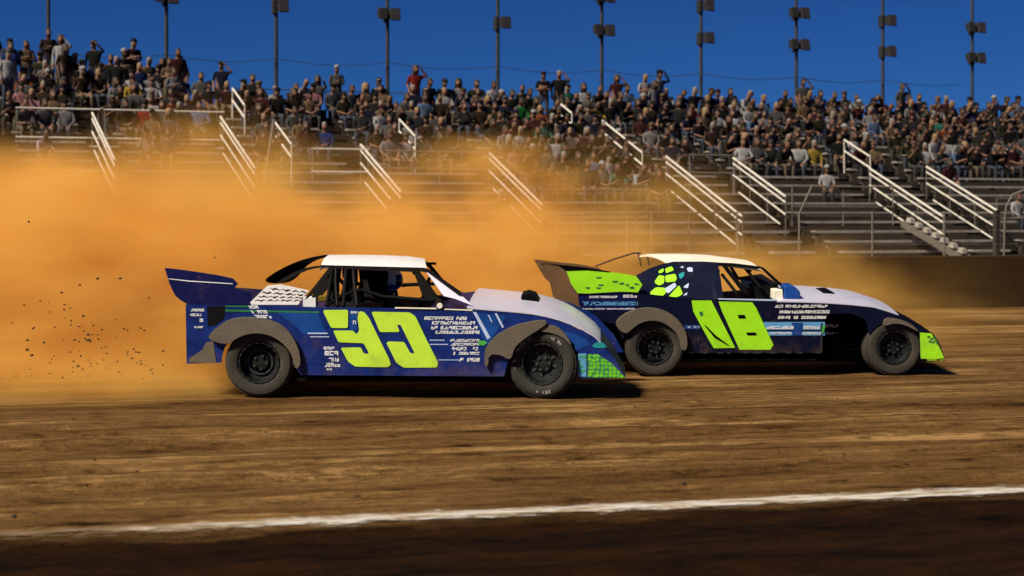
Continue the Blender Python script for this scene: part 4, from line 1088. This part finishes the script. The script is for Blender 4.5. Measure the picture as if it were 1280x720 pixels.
def guard_rail(u0, u1, v, hs, lab):
    u0, u1, v = KS*u0, KS*u1, KS*v; hs = [KS*q for q in hs]
    root = empty('guard_rail', SP((u0+u1)/2, v), PHI); h = (u1-u0)/2
    tag(root, lab, 'railing', 'level railings across the grandstand')
    z = slope_z(v)
    for q in hs: MB().tube([(-h, 0, z+q), (h, 0, z+q)], .026, 8).build('rail', 'rail_white' if u0 < -3 else 'galvanised', root, True)
    n = max(2, int((u1-u0)/1.5)+1)
    for j in range(n):
        x = -h+.03+(2*h-.06)*j/(n-1); MB().tube([(x, .03, z-.3), (x, .03, z+max(hs))], .022, 6).build('post', 'galvanised', root, True)
guard_rail(-9.35, -7.45, 7.12, (.95,.28,.08), 'white level railing before the standing people at far left')
guard_rail(-7.35, -4.5, 7.12, (.95,.28,.08), 'long white level railing left of the leaning post')
guard_rail(-3.0, -1.6, 4.8, (.95,.42), 'short level railing between the leaning post and the next stairs')
guard_rail(-1.3, 1.55, 4.72, (.95,.55,.1), 'grey level railing in the middle above the dust')
guard_rail(1.75, 4.5, 2.45, (.95,.62,.3), 'low grey level railing right of centre near the dust')
guard_rail(2.2, 6.2, 1.1, (.95,.55), 'lowest grey level railing, just left of the wide double stairs')
guard_rail(6.85, 8.2, 4.76, (.95,.5), 'short grey railing joining the tops of two neighbouring handrails')
guard_rail(8.6, 11.6, 2.72, (.95,.45), 'grey level railing below the crowd on the right')
guard_rail(14.2, 18.1, 2.0, (.95,.45), 'grey level railing at far right')

# leaning post in the dust
o = MB().tube([(0,0,0),(.05,0,1.0),(.28,0,2.5)], .035, 8).build('leaning_post', 'galvanised', None, True)
o.location = SP(-5.46, 4.1, 1.5); o.scale = (1.2,)*3; o.rotation_euler = (0, 0, PHI); tag(o, 'rusty leaning post crossing the handrails in the dust at left', 'post')

# ramp under the right-hand stairs
rp = empty('loading_ramp', SP(13.05, 0), PHI)
tag(rp, 'pale sloping ramp with small brackets under the stairs on the right', 'ramp')
m = MB(); m.hexa([(-.14,-1.6,.55),(.14,-1.6,.55),(.14,1.5,1.62),(-.14,1.5,1.62),(-.14,-1.6,.72),(.14,-1.6,.72),(.14,1.5,1.79),(-.14,1.5,1.79)]); m.build('ramp_plate', 'galvanised', rp)
for k in range(7):
    v = -1.3+.40*k; z = .72+(v+1.6)*.345
    MB().hexa([(-.10,v,z+.06),(.10,v,z+.06),(.10,v+.22,z+.12),(-.10,v+.22,z+.12),(-.08,v+.02,z+.20),(.08,v+.02,z+.20),(.08,v+.18,z+.24),(-.08,v+.18,z+.24)]).build('ramp_bracket', 'aluminium', rp, bevel=.01)
MB().box((.75, -1.7, 0), (.90, -1.55, 2.1)).build('ramp_post', 'riser_dark', rp)

# ------------------------------------------------------------------ wall and catch fence
PW = math.atan(.25)
wc, ws_ = math.cos(PW), math.sin(PW)
def WP(u, v=0, z=0): return Vector((u*wc - v*ws_, 34.9 + u*ws_ + v*wc, z))
m = MB().box((-30, 0, -.3), (40, .32, 1.10))
o = m.build('track_wall', 'wall_dirty', None, bevel=.02); o.location = WP(0); o.rotation_euler = (0, 0, PW)
tag(o, 'low brown dirt caked concrete wall along the far edge of the track', 'wall')
fr = empty('catch_fence', WP(0, .16, 1.10), PW); tag(fr, 'thin post and wire catch fence standing on the brown track wall', 'fence')
for u, hh, bend, ln in ((-11.2,.95,0,0),(-9.4,.95,0,0),(-7.6,.95,0,0),(-5.8,.95,0,0),(-4.0,.95,0,0),(-2.2,.95,0,0),(-.6,.95,0,0),(.95,.9,0,0),(2.44,.85,0,0),(2.97,.95,0,0),(4.81,.92,0,0),(6.19,1.5,0,.30),(7.84,.95,0,0),(9.5,.95,0,0),(10.9,1.4,.42,0),(13.2,.95,0,0),(15.,.95,0,0)):
    pts = [(u, 0, 0), (u+.02, 0, hh*.55), (u+bend*.12, -.02, hh*.76), (u+bend*.42, -.05, hh*.93), (u+bend, -.10, hh)] if bend else [(u, 0, 0), (u, 0, hh*.6), (u+ln, 0, hh)]
    MB().tube(pts, .024, 8).build('post', 'galvanised', fr, True)
for z in (.25, .55, .85): MB().tube([(-12, .03, z), (18, .03, z)], .005, 5).build('wire', 'galvanised', fr, True)

# ------------------------------------------------------------------ light poles and cables
for k, u in enumerate(POLE_U):
    p = SP(u, 15.1); r = empty('light_pole', p, PHI); r.scale = (KS,)*3
    nth = ORD[k-1] if k else None
    tag(r, ('dark steel light pole with floodlights, %s from the left behind the stand' % nth) if k else 'dark steel light pole at the far left edge behind the stand', 'light pole', 'light poles behind the grandstand')
    MB().tube([(0,0,0),(0,0,5),(0,0,10.5)], [.065,.055,.045], 10).build('pole', 'pole_steel', r, True)
    for zz in [7.62-.089*k+q for q in (0, .98)]:
        f = MB(); f.box((-.02,-.14,zz-.03),(.30,.0,zz+.03)); f.box((-.11,-.12,zz-.22),(.02,.1,zz+.18)); 
        for x0 in (-.03,):
            f.hexa([(x0,-.42,zz-.20),(x0+.29,-.42,zz-.20),(x0+.26,-.12,zz-.14),(x0+.04,-.12,zz-.14),(x0,-.36,zz+.17),(x0+.29,-.36,zz+.17),(x0+.26,-.10,zz+.12),(x0+.04,-.10,zz+.12)])
        if k % 2 == 0: f.hexa([(-.36,-.34,zz-.16),(-.10,-.34,zz-.16),(-.12,-.1,zz-.1),(-.34,-.1,zz-.1),(-.36,-.30,zz+.17),(-.10,-.30,zz+.17),(-.12,-.08,zz+.12),(-.34,-.08,zz+.12)])
        fo = f.build('floodlight', 'lamp_housing', r, bevel=.02)
        MB().hexa([(.0,-.432,zz-.17),(.235,-.432,zz-.17),(.235,-.425,zz-.17),(.0,-.425,zz-.17),(.0,-.376,zz+.13),(.235,-.376,zz+.13),(.235,-.369,zz+.13),(.0,-.369,zz+.13)]).build('lens', 'lamp_glass', fo)
for j, (z, lab) in enumerate(((7.1, 'thin dark cable sagging between the light poles, the lower of two'), (10.3, 'thin dark cable strung high between the light poles, the upper of two'))):
    pts = []
    for k in range(len(POLE_U)-1):
        for t in range(8):
            f = t/8; u = POLE_U[k]+(POLE_U[k+1]-POLE_U[k])*f; q = SP(u, 15.0); pts.append((q.x, q.y, z-.16*math.sin(math.pi*f)*(1+.5*j)))
    o = MB().tube(pts, .011 if j == 0 else .006, 5).build('overhead_cable', 'cable_black', None, True); tag(o, lab, 'cable')

# ------------------------------------------------------------------ the crowd: every spectator a thing of its own
rn = random.Random(42)
def lower_v(u):
    u /= KS
    if u < -4.6: return 8.6
    if u < 1.6: return 6.6
    if u < 6: return 4.9
    return 6.5
cand = []
for i in range(20):
    v = V0+RUN*i+.47
    u = -16.0 + rn.random()*.4
    while u < 31:
        p = SP(u, v, row_z(i)+.9); px, py = to_px(p); NR = rows_at(u)
        if i < NR and -15 < px < 1295 and (i >= NR-3 or min(abs(u-a) for a in aisles) > .55):
            lv = lower_v(u); top = i >= NR-3
            if v > lv: pr = .90 if u > 2 else (.95 if u < -5 else .82)
            elif v > lv-1.6: pr = .09
            else: pr = .015
            if -5.0 < u < -1.9 and i < NR-3: pr *= .55
            if rn.random() < pr: cand.append((i, u, px))
        u += .47 + rn.random()*.14
cand.sort(key=lambda q: SP(q[1], V0+RUN*q[0]).y)
print('CROWD', len(cand))
used = set(); FAR = []
TW = {'black': 14, 'charcoal': 12, 'navy': 11, 'brown': 9, 'olive': 7, 'maroon': 5, 'grey': 8, 'pale grey': 7, 'white': 6, 'red': 1, 'green': .3, 'teal': .5, 'orange': .8, 'tan': 5, 'light blue': 3, 'royal blue': 2, 'yellow': .4, 'pink': 1}
tk, tw = list(TW), list(TW.values())
CAPS = ['white', 'black', 'maroon', 'navy', 'charcoal', 'tan', 'olive', 'grey']
def near_pole(u):
    return min(range(1, len(POLE_U)), key=lambda k: abs(POLE_U[k]-u))
SPECIAL = []
for px, i, top in ((652, 14, 'green'), (640, 11, 'red'), (705, 16, 'teal'), (683, 11, 'teal'), (1020, 9, 'yellow')):
    SPECIAL.append((px, i, top))
for n_, (i, u, px) in enumerate(cand):
    for tries in range(80):
        NR = rows_at(u); toprow = i == NR-1
        r_ = rn.random()
        if (toprow and r_ < (.5 if u < -5 else .26)) or (i >= NR-4 and u < -5 and r_ < .22): pose = rn.choice(['standing', 'standing', 'standing', 'shading-eyes'])
        elif i >= NR-2 and r_ < .10: pose = 'standing'
        else: pose = rn.choices(['sitting', 'hunched', 'pointing', 'phone-holding'], [60, 26, 5, 6])[0]
        top = rn.choices(tk, tw)[0]
        for (sx, si, stp) in SPECIAL:
            if si == i and abs(sx-px) < 9: top = stp
        hw = rn.choices(['cap', 'short', 'long'], [34, 46, 20])[0]
        if hw == 'cap': cc = rn.choice(CAPS); hd = cc + ' cap'
        elif hw == 'short': hc_ = rn.choices(list(HAIRS), [40, 30, 14, 12])[0]; hd = 'short %s hair' % hc_
        else: hc_ = rn.choices(list(HAIRS), [35, 35, 25, 4])[0]; hd = 'long %s hair' % hc_
        rw = 'top row' if toprow else '%s row down' % ORD[NR-1-i]
        pl = near_pole(u)
        lab = '%s person, %s top, %s, %s, by %s light pole' % (pose, top, hd, rw, ORD[pl-1])
        if lab not in used: break
    if n_ >= 300: FAR.append((i, u, pose, top, hw, hc_ if hw != 'cap' else cc)); continue
    used.add(lab)
    var = rn.randrange(len(PM[pose])); me, head = PM[pose][var]
    o = bpy.data.objects.new('person', me); COL.objects.link(o)
    st = POSES[pose][0]['sit'] == 0
    z = row_z(i) + (0 if st else .44); v = V0+RUN*i+(.12 if st else .52)
    o.location = SP(u, v, z); o.rotation_euler = (0, 0, PHI + rn.uniform(-.55, .35)); s_ = rn.uniform(.93, 1.06); o.scale = (s_*rn.uniform(.97, 1.12), s_*rn.uniform(.97, 1.1), s_)
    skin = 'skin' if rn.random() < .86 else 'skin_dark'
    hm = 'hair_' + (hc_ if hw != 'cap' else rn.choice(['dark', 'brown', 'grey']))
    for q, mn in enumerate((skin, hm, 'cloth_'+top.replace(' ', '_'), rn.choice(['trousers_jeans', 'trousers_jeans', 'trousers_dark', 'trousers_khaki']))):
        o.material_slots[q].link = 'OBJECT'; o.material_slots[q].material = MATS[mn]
    tag(o, lab, 'person', 'spectators in the grandstand')
    if hw == 'cap':
        c = bpy.data.objects.new('cap', CAP); COL.objects.link(c); c.parent = o; c.location = (0, head[1]+.008, head[2]+.085)
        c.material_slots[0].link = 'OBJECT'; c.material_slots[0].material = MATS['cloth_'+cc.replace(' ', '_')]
    elif hw == 'long':
        c = bpy.data.objects.new('long_hair', LONG); COL.objects.link(c); c.parent = o; c.location = (0, head[1]+.012, head[2]+.075)
        c.material_slots[0].link = 'OBJECT'; c.material_slots[0].material = MATS[hm]

# the farthest spectators, at the right end of the top rows, as one mass
if FAR:
    vs = []; fs = []; mi = []; mats = []
    for (i, u, pose, top, hw, hc) in FAR:
        me, head = PM[pose][rn.randrange(len(PM[pose]))]
        st = POSES[pose][0]['sit'] == 0; s_ = rn.uniform(.93, 1.06)
        loc = SP(u, V0+RUN*i+(.12 if st else .52), row_z(i)+(0 if st else .44))
        M = Matrix.Translation(loc) @ Euler((0, 0, PHI+rn.uniform(-.55, .35))).to_matrix().to_4x4() @ Matrix.Diagonal((s_*1.05, s_*1.03, s_, 1))
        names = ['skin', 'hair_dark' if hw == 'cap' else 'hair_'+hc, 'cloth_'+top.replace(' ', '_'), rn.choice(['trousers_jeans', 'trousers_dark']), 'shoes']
        ids = []
        for n in names:
            if n not in mats: mats.append(n)
            ids.append(mats.index(n))
        o0 = len(vs); vs += [tuple(M @ v.co) for v in me.vertices]
        for p in me.polygons: fs.append([k+o0 for k in p.vertices]); mi.append(ids[p.material_index])
        if hw == 'cap':
            n = 'cloth_'+hc.replace(' ', '_')
            if n not in mats: mats.append(n)
            M2 = M @ Matrix.Translation((0, head[1]+.008, head[2]+.085)); o0 = len(vs); vs += [tuple(M2 @ v.co) for v in CAP.vertices]
            for p in CAP.polygons: fs.append([k+o0 for k in p.vertices]); mi.append(mats.index(n))
    m = MB(); m.v = vs; m.f = fs; m.m = mi
    o = m.build('crowd', mats, None, True); tag(o, 'farthest spectators packed together at the right end of the upper rows', 'crowd', kind='stuff')

# driver in the blue car
dm, hd = human('driver', dict(sit=1, lean=-.08, arm_l=A((.24,-.22,.22),(.13,-.40,.30)), arm_r=A((.24,-.22,.22),(.13,-.40,.30))))
dm.materials.clear()
for k in ('glove','suit_dark','suit_dark','suit_dark','shoes'): dm.materials.append(MATS[k])
dr = bpy.data.objects.new('person', dm); COL.objects.link(dr)
dr.rotation_euler = (0, 0, R(87)); dr.location = cb.root.matrix_basis @ Vector((-.21, .02, .50)); dr.scale = (.92,)*3
tag(dr, 'driver in dark suit and pale blue helmet sitting in the blue race car', 'driver')
hm = MB(); n = 24; vs = []; fs = []; mi = []
for i in range(15):
    th = math.pi*i/14
    for k in range(n):
        a = 2*math.pi*k/n; rr = .145*math.sin(th); vs.append((rr*math.cos(a)*.93, rr*math.sin(a)*1.08, .150*math.cos(th)))
for i in range(14):
    for k in range(n):
        a = i*n+k; b = i*n+(k+1) % n; fs.append((a, b, b+n, a+n))
        an = 2*math.pi*(k+.5)/n; fr_ = abs(((an - 1.5*math.pi + math.pi) % (2*math.pi)) - math.pi)
        mi.append(2 if fr_ < .95 and 5 <= i <= 8 else (1 if i in (9, 10) else 0))
hm.add(vs, fs); hm.m = mi
ho = hm.build('helmet', ['helmet_white', 'helmet_blue', 'visor'], dr, True); ho.location = (0, hd[1], hd[2]+.06)

# ------------------------------------------------------------------ dust
def dust():
    Xs = np.arange(-15, 8.01, .5)
    def top(X):
        return float(np.interp(X, [-15, -7, -4, -1.5, .5, 2.5, 5, 8], [5.1, 4.9, 4.6, 4.2, 3.8, 3.3, 2.7, 2.0]))
    def front(X):
        return float(np.interp(X, [-15, -4.2, -3.2, -2.6, .0, 1.3, 8], [18.0, 17.9, 18.3, 19.0, 21.2, 23.7, 24.2]))
    def back(X): return 31.3 + .22*max(-9, X)*.9 + (0 if X < 0 else .03*X)
    secs = []
    for X in Xs:
        t, f, b = top(X), front(X), back(X); row = []
        for k in range(20):
            s = k/19; a = math.pi*s
            yy = (f+b)/2 - (b-f)/2*math.copysign(abs(math.cos(a))**.35, math.cos(a)); zz = -.15 + (t+.15)*abs(math.sin(a))**.35
            row.append((float(X), yy, zz))
        secs.append(row)
    m = MB(); n = 20; vs = [p for r_ in secs for p in r_]; fs = []
    for i in range(len(secs)-1):
        for k in range(n):
            a = i*n+k; b = i*n+(k+1) % n; fs.append((a, b, b+n, a+n))
    fs.append(tuple(range(n-1, -1, -1))); fs.append(tuple((len(secs)-1)*n+k for k in range(n)))
    m.add(vs, fs)
    mt, nt, out = new_mat('orange_dust')
    N, L = nt.nodes, nt.links
    pv = N.new('ShaderNodeVolumePrincipled'); L.new(pv.outputs[0], out.inputs['Volume'])
    pv.inputs['Color'].default_value = (.95, .56, .125, 1); pv.inputs['Anisotropy'].default_value = -.1
    tc = N.new('ShaderNodeTexCoord'); sp = N.new('ShaderNodeSeparateXYZ'); L.new(tc.outputs['Object'], sp.inputs[0])
    def mth(op, a, b=None, clamp=False):
        q = N.new('ShaderNodeMath'); q.operation = op; q.use_clamp = clamp
        for i, w in enumerate((a, b)):
            if w is None: continue
            if isinstance(w, (int, float)): q.inputs[i].default_value = w
            else: L.new(w, q.inputs[i])
        return q.outputs[0]
    def ramp(x, pts):
        """piecewise-linear function of a coordinate through a float curve"""
        x0, x1 = pts[0][0], pts[-1][0]; lo = min(p[1] for p in pts); hi = max(p[1] for p in pts)
        mr = N.new('ShaderNodeMapRange'); mr.inputs[1].default_value = x0; mr.inputs[2].default_value = x1; L.new(x, mr.inputs[0])
        fc = N.new('ShaderNodeFloatCurve'); L.new(mr.outputs[0], fc.inputs['Value']); cv = fc.mapping.curves[0]
        while len(cv.points) < len(pts): cv.points.new(.5, .5)
        for q, p in zip(cv.points, pts): q.location = ((p[0]-x0)/(x1-x0), (p[1]-lo)/(hi-lo)); q.handle_type = 'VECTOR'
        fc.mapping.update()
        m2 = N.new('ShaderNodeMapRange'); m2.inputs[3].default_value = lo; m2.inputs[4].default_value = hi; L.new(fc.outputs[0], m2.inputs[0])
        return m2.outputs[0]
    X, Yc, Zc = sp.outputs[0], sp.outputs[1], sp.outputs[2]
    nz = N.new('ShaderNodeTexNoise'); nz.inputs['Scale'].default_value = .42; nz.inputs['Detail'].default_value = 3; nz.inputs['Roughness'].default_value = .5
    mp = N.new('ShaderNodeMapping'); mp.inputs['Scale'].default_value = (.7, .8, 1.3); mp.inputs['Rotation'].default_value = (0, R(25), 0); L.new(tc.outputs['Object'], mp.inputs[0]); L.new(mp.outputs[0], nz.inputs['Vector'])
    n2 = N.new('ShaderNodeTexNoise'); n2.inputs['Scale'].default_value = .95; n2.inputs['Detail'].default_value = 5; n2.inputs['Roughness'].default_value = .6
    mp2 = N.new('ShaderNodeMapping'); mp2.inputs['Scale'].default_value = (.75, .8, 1.2); mp2.inputs['Rotation'].default_value = (0, R(30), 0); L.new(tc.outputs['Object'], mp2.inputs[0]); L.new(mp2.outputs[0], n2.inputs['Vector'])
    wob = mth('ADD', mth('MULTIPLY', mth('SUBTRACT', nz.outputs[0], .5), 3.2), mth('MULTIPLY', mth('SUBTRACT', n2.outputs[0], .5), 1.6))
    core = ramp(X, [(-15, 2.15), (-8, 2.0), (-5.5, 1.85), (-3, 1.7), (-1, 1.72), (.5, 1.72), (2, 1.58), (4, 1.1), (8, .4)])
    tail = ramp(X, [(-15, 1.9), (-7, 1.8), (-2, 1.4), (1, 1.1), (8, .9)])
    hz = mth('DIVIDE', mth('SUBTRACT', mth('ADD', core, wob), mth('SUBTRACT', Zc, tail)), tail)     # 1 at the core's top, 0 at the tail's
    hz = mth('MINIMUM', mth('MAXIMUM', hz, 0), 1); hz = mth('POWER', hz, 3.2)
    fr = ramp(X, [(-15, 19.6), (-4.2, 19.5), (-3.2, 20.2), (-2.6, 21.2), (0, 21.5), (1.3, 23.95), (8, 24.35)])
    lz = N.new('ShaderNodeMapRange'); lz.interpolation_type = 'SMOOTHSTEP'; lz.inputs[1].default_value = .75; lz.inputs[2].default_value = .10; lz.inputs[3].default_value = 0; lz.inputs[4].default_value = 1.5; L.new(Zc, lz.inputs[0])
    lx = N.new('ShaderNodeMapRange'); lx.interpolation_type = 'SMOOTHSTEP'; lx.inputs[1].default_value = -2.2; lx.inputs[2].default_value = -3.2; L.new(X, lx.inputs[0])
    fr = mth('SUBTRACT', fr, mth('MULTIPLY', lz.outputs[0], lx.outputs[0]))
    ff = mth('MULTIPLY', mth('ADD', mth('SUBTRACT', Yc, fr), mth('MULTIPLY', wob, .3)), .45, True)
    xd = ramp(X, [(-15, 1), (-2.5, 1), (0, 1), (1.2, .85), (3, .52), (5.5, .20), (8, 0)])
    bk = mth('MULTIPLY', mth('SUBTRACT', 31.8, Yc), .5, True)
    dn = mth('MULTIPLY', mth('MULTIPLY', hz, ff), mth('MULTIPLY', xd, bk))
    lump = N.new('ShaderNodeMapRange'); lump.interpolation_type = 'SMOOTHSTEP'; lump.inputs[1].default_value = .42; lump.inputs[2].default_value = .60; lump.inputs[3].default_value = .12; lump.inputs[4].default_value = 2.1
    n3 = N.new('ShaderNodeTexNoise'); n3.inputs['Scale'].default_value = 1.5; n3.inputs['Detail'].default_value = 4; n3.inputs['Roughness'].default_value = .6
    mp3 = N.new('ShaderNodeMapping'); mp3.inputs['Scale'].default_value = (.45, 1, 1.7); mp3.inputs['Rotation'].default_value = (0, R(28), 0); L.new(tc.outputs['Object'], mp3.inputs[0]); L.new(mp3.outputs[0], n3.inputs['Vector'])
    L.new(mth('ADD', mth('MULTIPLY', nz.outputs[0], .35), mth('ADD', mth('MULTIPLY', n2.outputs[0], .35), mth('MULTIPLY', n3.outputs[0], .30))), lump.inputs[0])
    ce = N.new('ShaderNodeMapRange'); ce.interpolation_type = 'SMOOTHSTEP'; ce.inputs[1].default_value = 4.0; ce.inputs[2].default_value = 2.9; L.new(Zc, ce.inputs[0])
    dn = mth('MULTIPLY', mth('MULTIPLY', dn, lump.outputs[0]), ce.outputs[0])
    cm = N.new('ShaderNodeMapRange'); cm.interpolation_type = 'SMOOTHSTEP'; cm.inputs[1].default_value = .40; cm.inputs[2].default_value = .60
    L.new(mth('ADD', mth('MULTIPLY', n2.outputs[0], .6), mth('MULTIPLY', n3.outputs[0], .4)), cm.inputs[0])
    cx = N.new('ShaderNodeMix'); cx.data_type = 'RGBA'; cx.inputs[6].default_value = (.88, .45, .095, 1); cx.inputs[7].default_value = (.96, .61, .16, 1)
    L.new(cm.outputs[0], cx.inputs[0]); L.new(cx.outputs[2], pv.inputs['Color'])
    L.new(mth('MULTIPLY', dn, .55), pv.inputs['Density'])
    o = m.build('dust_cloud', mt); tag(o, 'billowing orange dust cloud thrown up behind the race cars', 'dust', kind='stuff')
    return o
dust()

# ------------------------------------------------------------------ light
SUN_EL, SUN_AZ = R(46), R(230)      # azimuth measured clockwise from +Y: over the camera's left shoulder
world = bpy.data.worlds.new('World'); scene.world = world; world.use_nodes = True
nt = world.node_tree; nt.nodes.clear(); N, L = nt.nodes, nt.links
wo = N.new('ShaderNodeOutputWorld'); bg = N.new('ShaderNodeBackground'); L.new(bg.outputs[0], wo.inputs[0])
sky = N.new('ShaderNodeTexSky'); sky.sky_type = 'NISHITA'; sky.sun_disc = False
sky.sun_elevation = SUN_EL; sky.sun_rotation = SUN_AZ; sky.air_density = 1.; sky.dust_density = 0.; sky.ozone_density = 6.; sky.altitude = 4000
tint = N.new('ShaderNodeMix'); tint.data_type = 'RGBA'; tint.blend_type = 'MULTIPLY'; tint.inputs[0].default_value = 1
tint.inputs[7].default_value = (.165, .43, .86, 1)
L.new(sky.outputs[0], tint.inputs[6]); L.new(tint.outputs[2], bg.inputs[0]); bg.inputs[1].default_value = .034
sun = bpy.data.lights.new('sun', 'SUN'); sun.energy = 5; sun.angle = R(10); sun.color = (1, .88, .68)
so = bpy.data.objects.new('sun', sun); COL.objects.link(so)
dirv = Vector((math.sin(SUN_AZ)*math.cos(SUN_EL), math.cos(SUN_AZ)*math.cos(SUN_EL), math.sin(SUN_EL)))
so.rotation_euler = (-dirv).to_track_quat('-Z', 'Y').to_euler(); so.location = dirv*60

vs = scene.view_settings; vs.view_transform = 'Standard'; vs.look = 'None'; vs.gamma = 1; vs.use_curve_mapping = False; vs.exposure = .54
cy = scene.cycles
cy.use_denoising = True
try: cy.denoiser = 'OPENIMAGEDENOISE'
except Exception: pass
cy.volume_bounces = 4; cy.max_bounces = 8; cy.volume_step_rate = .22; cy.volume_max_steps = 256
cy.use_adaptive_sampling = True; cy.adaptive_threshold = .03
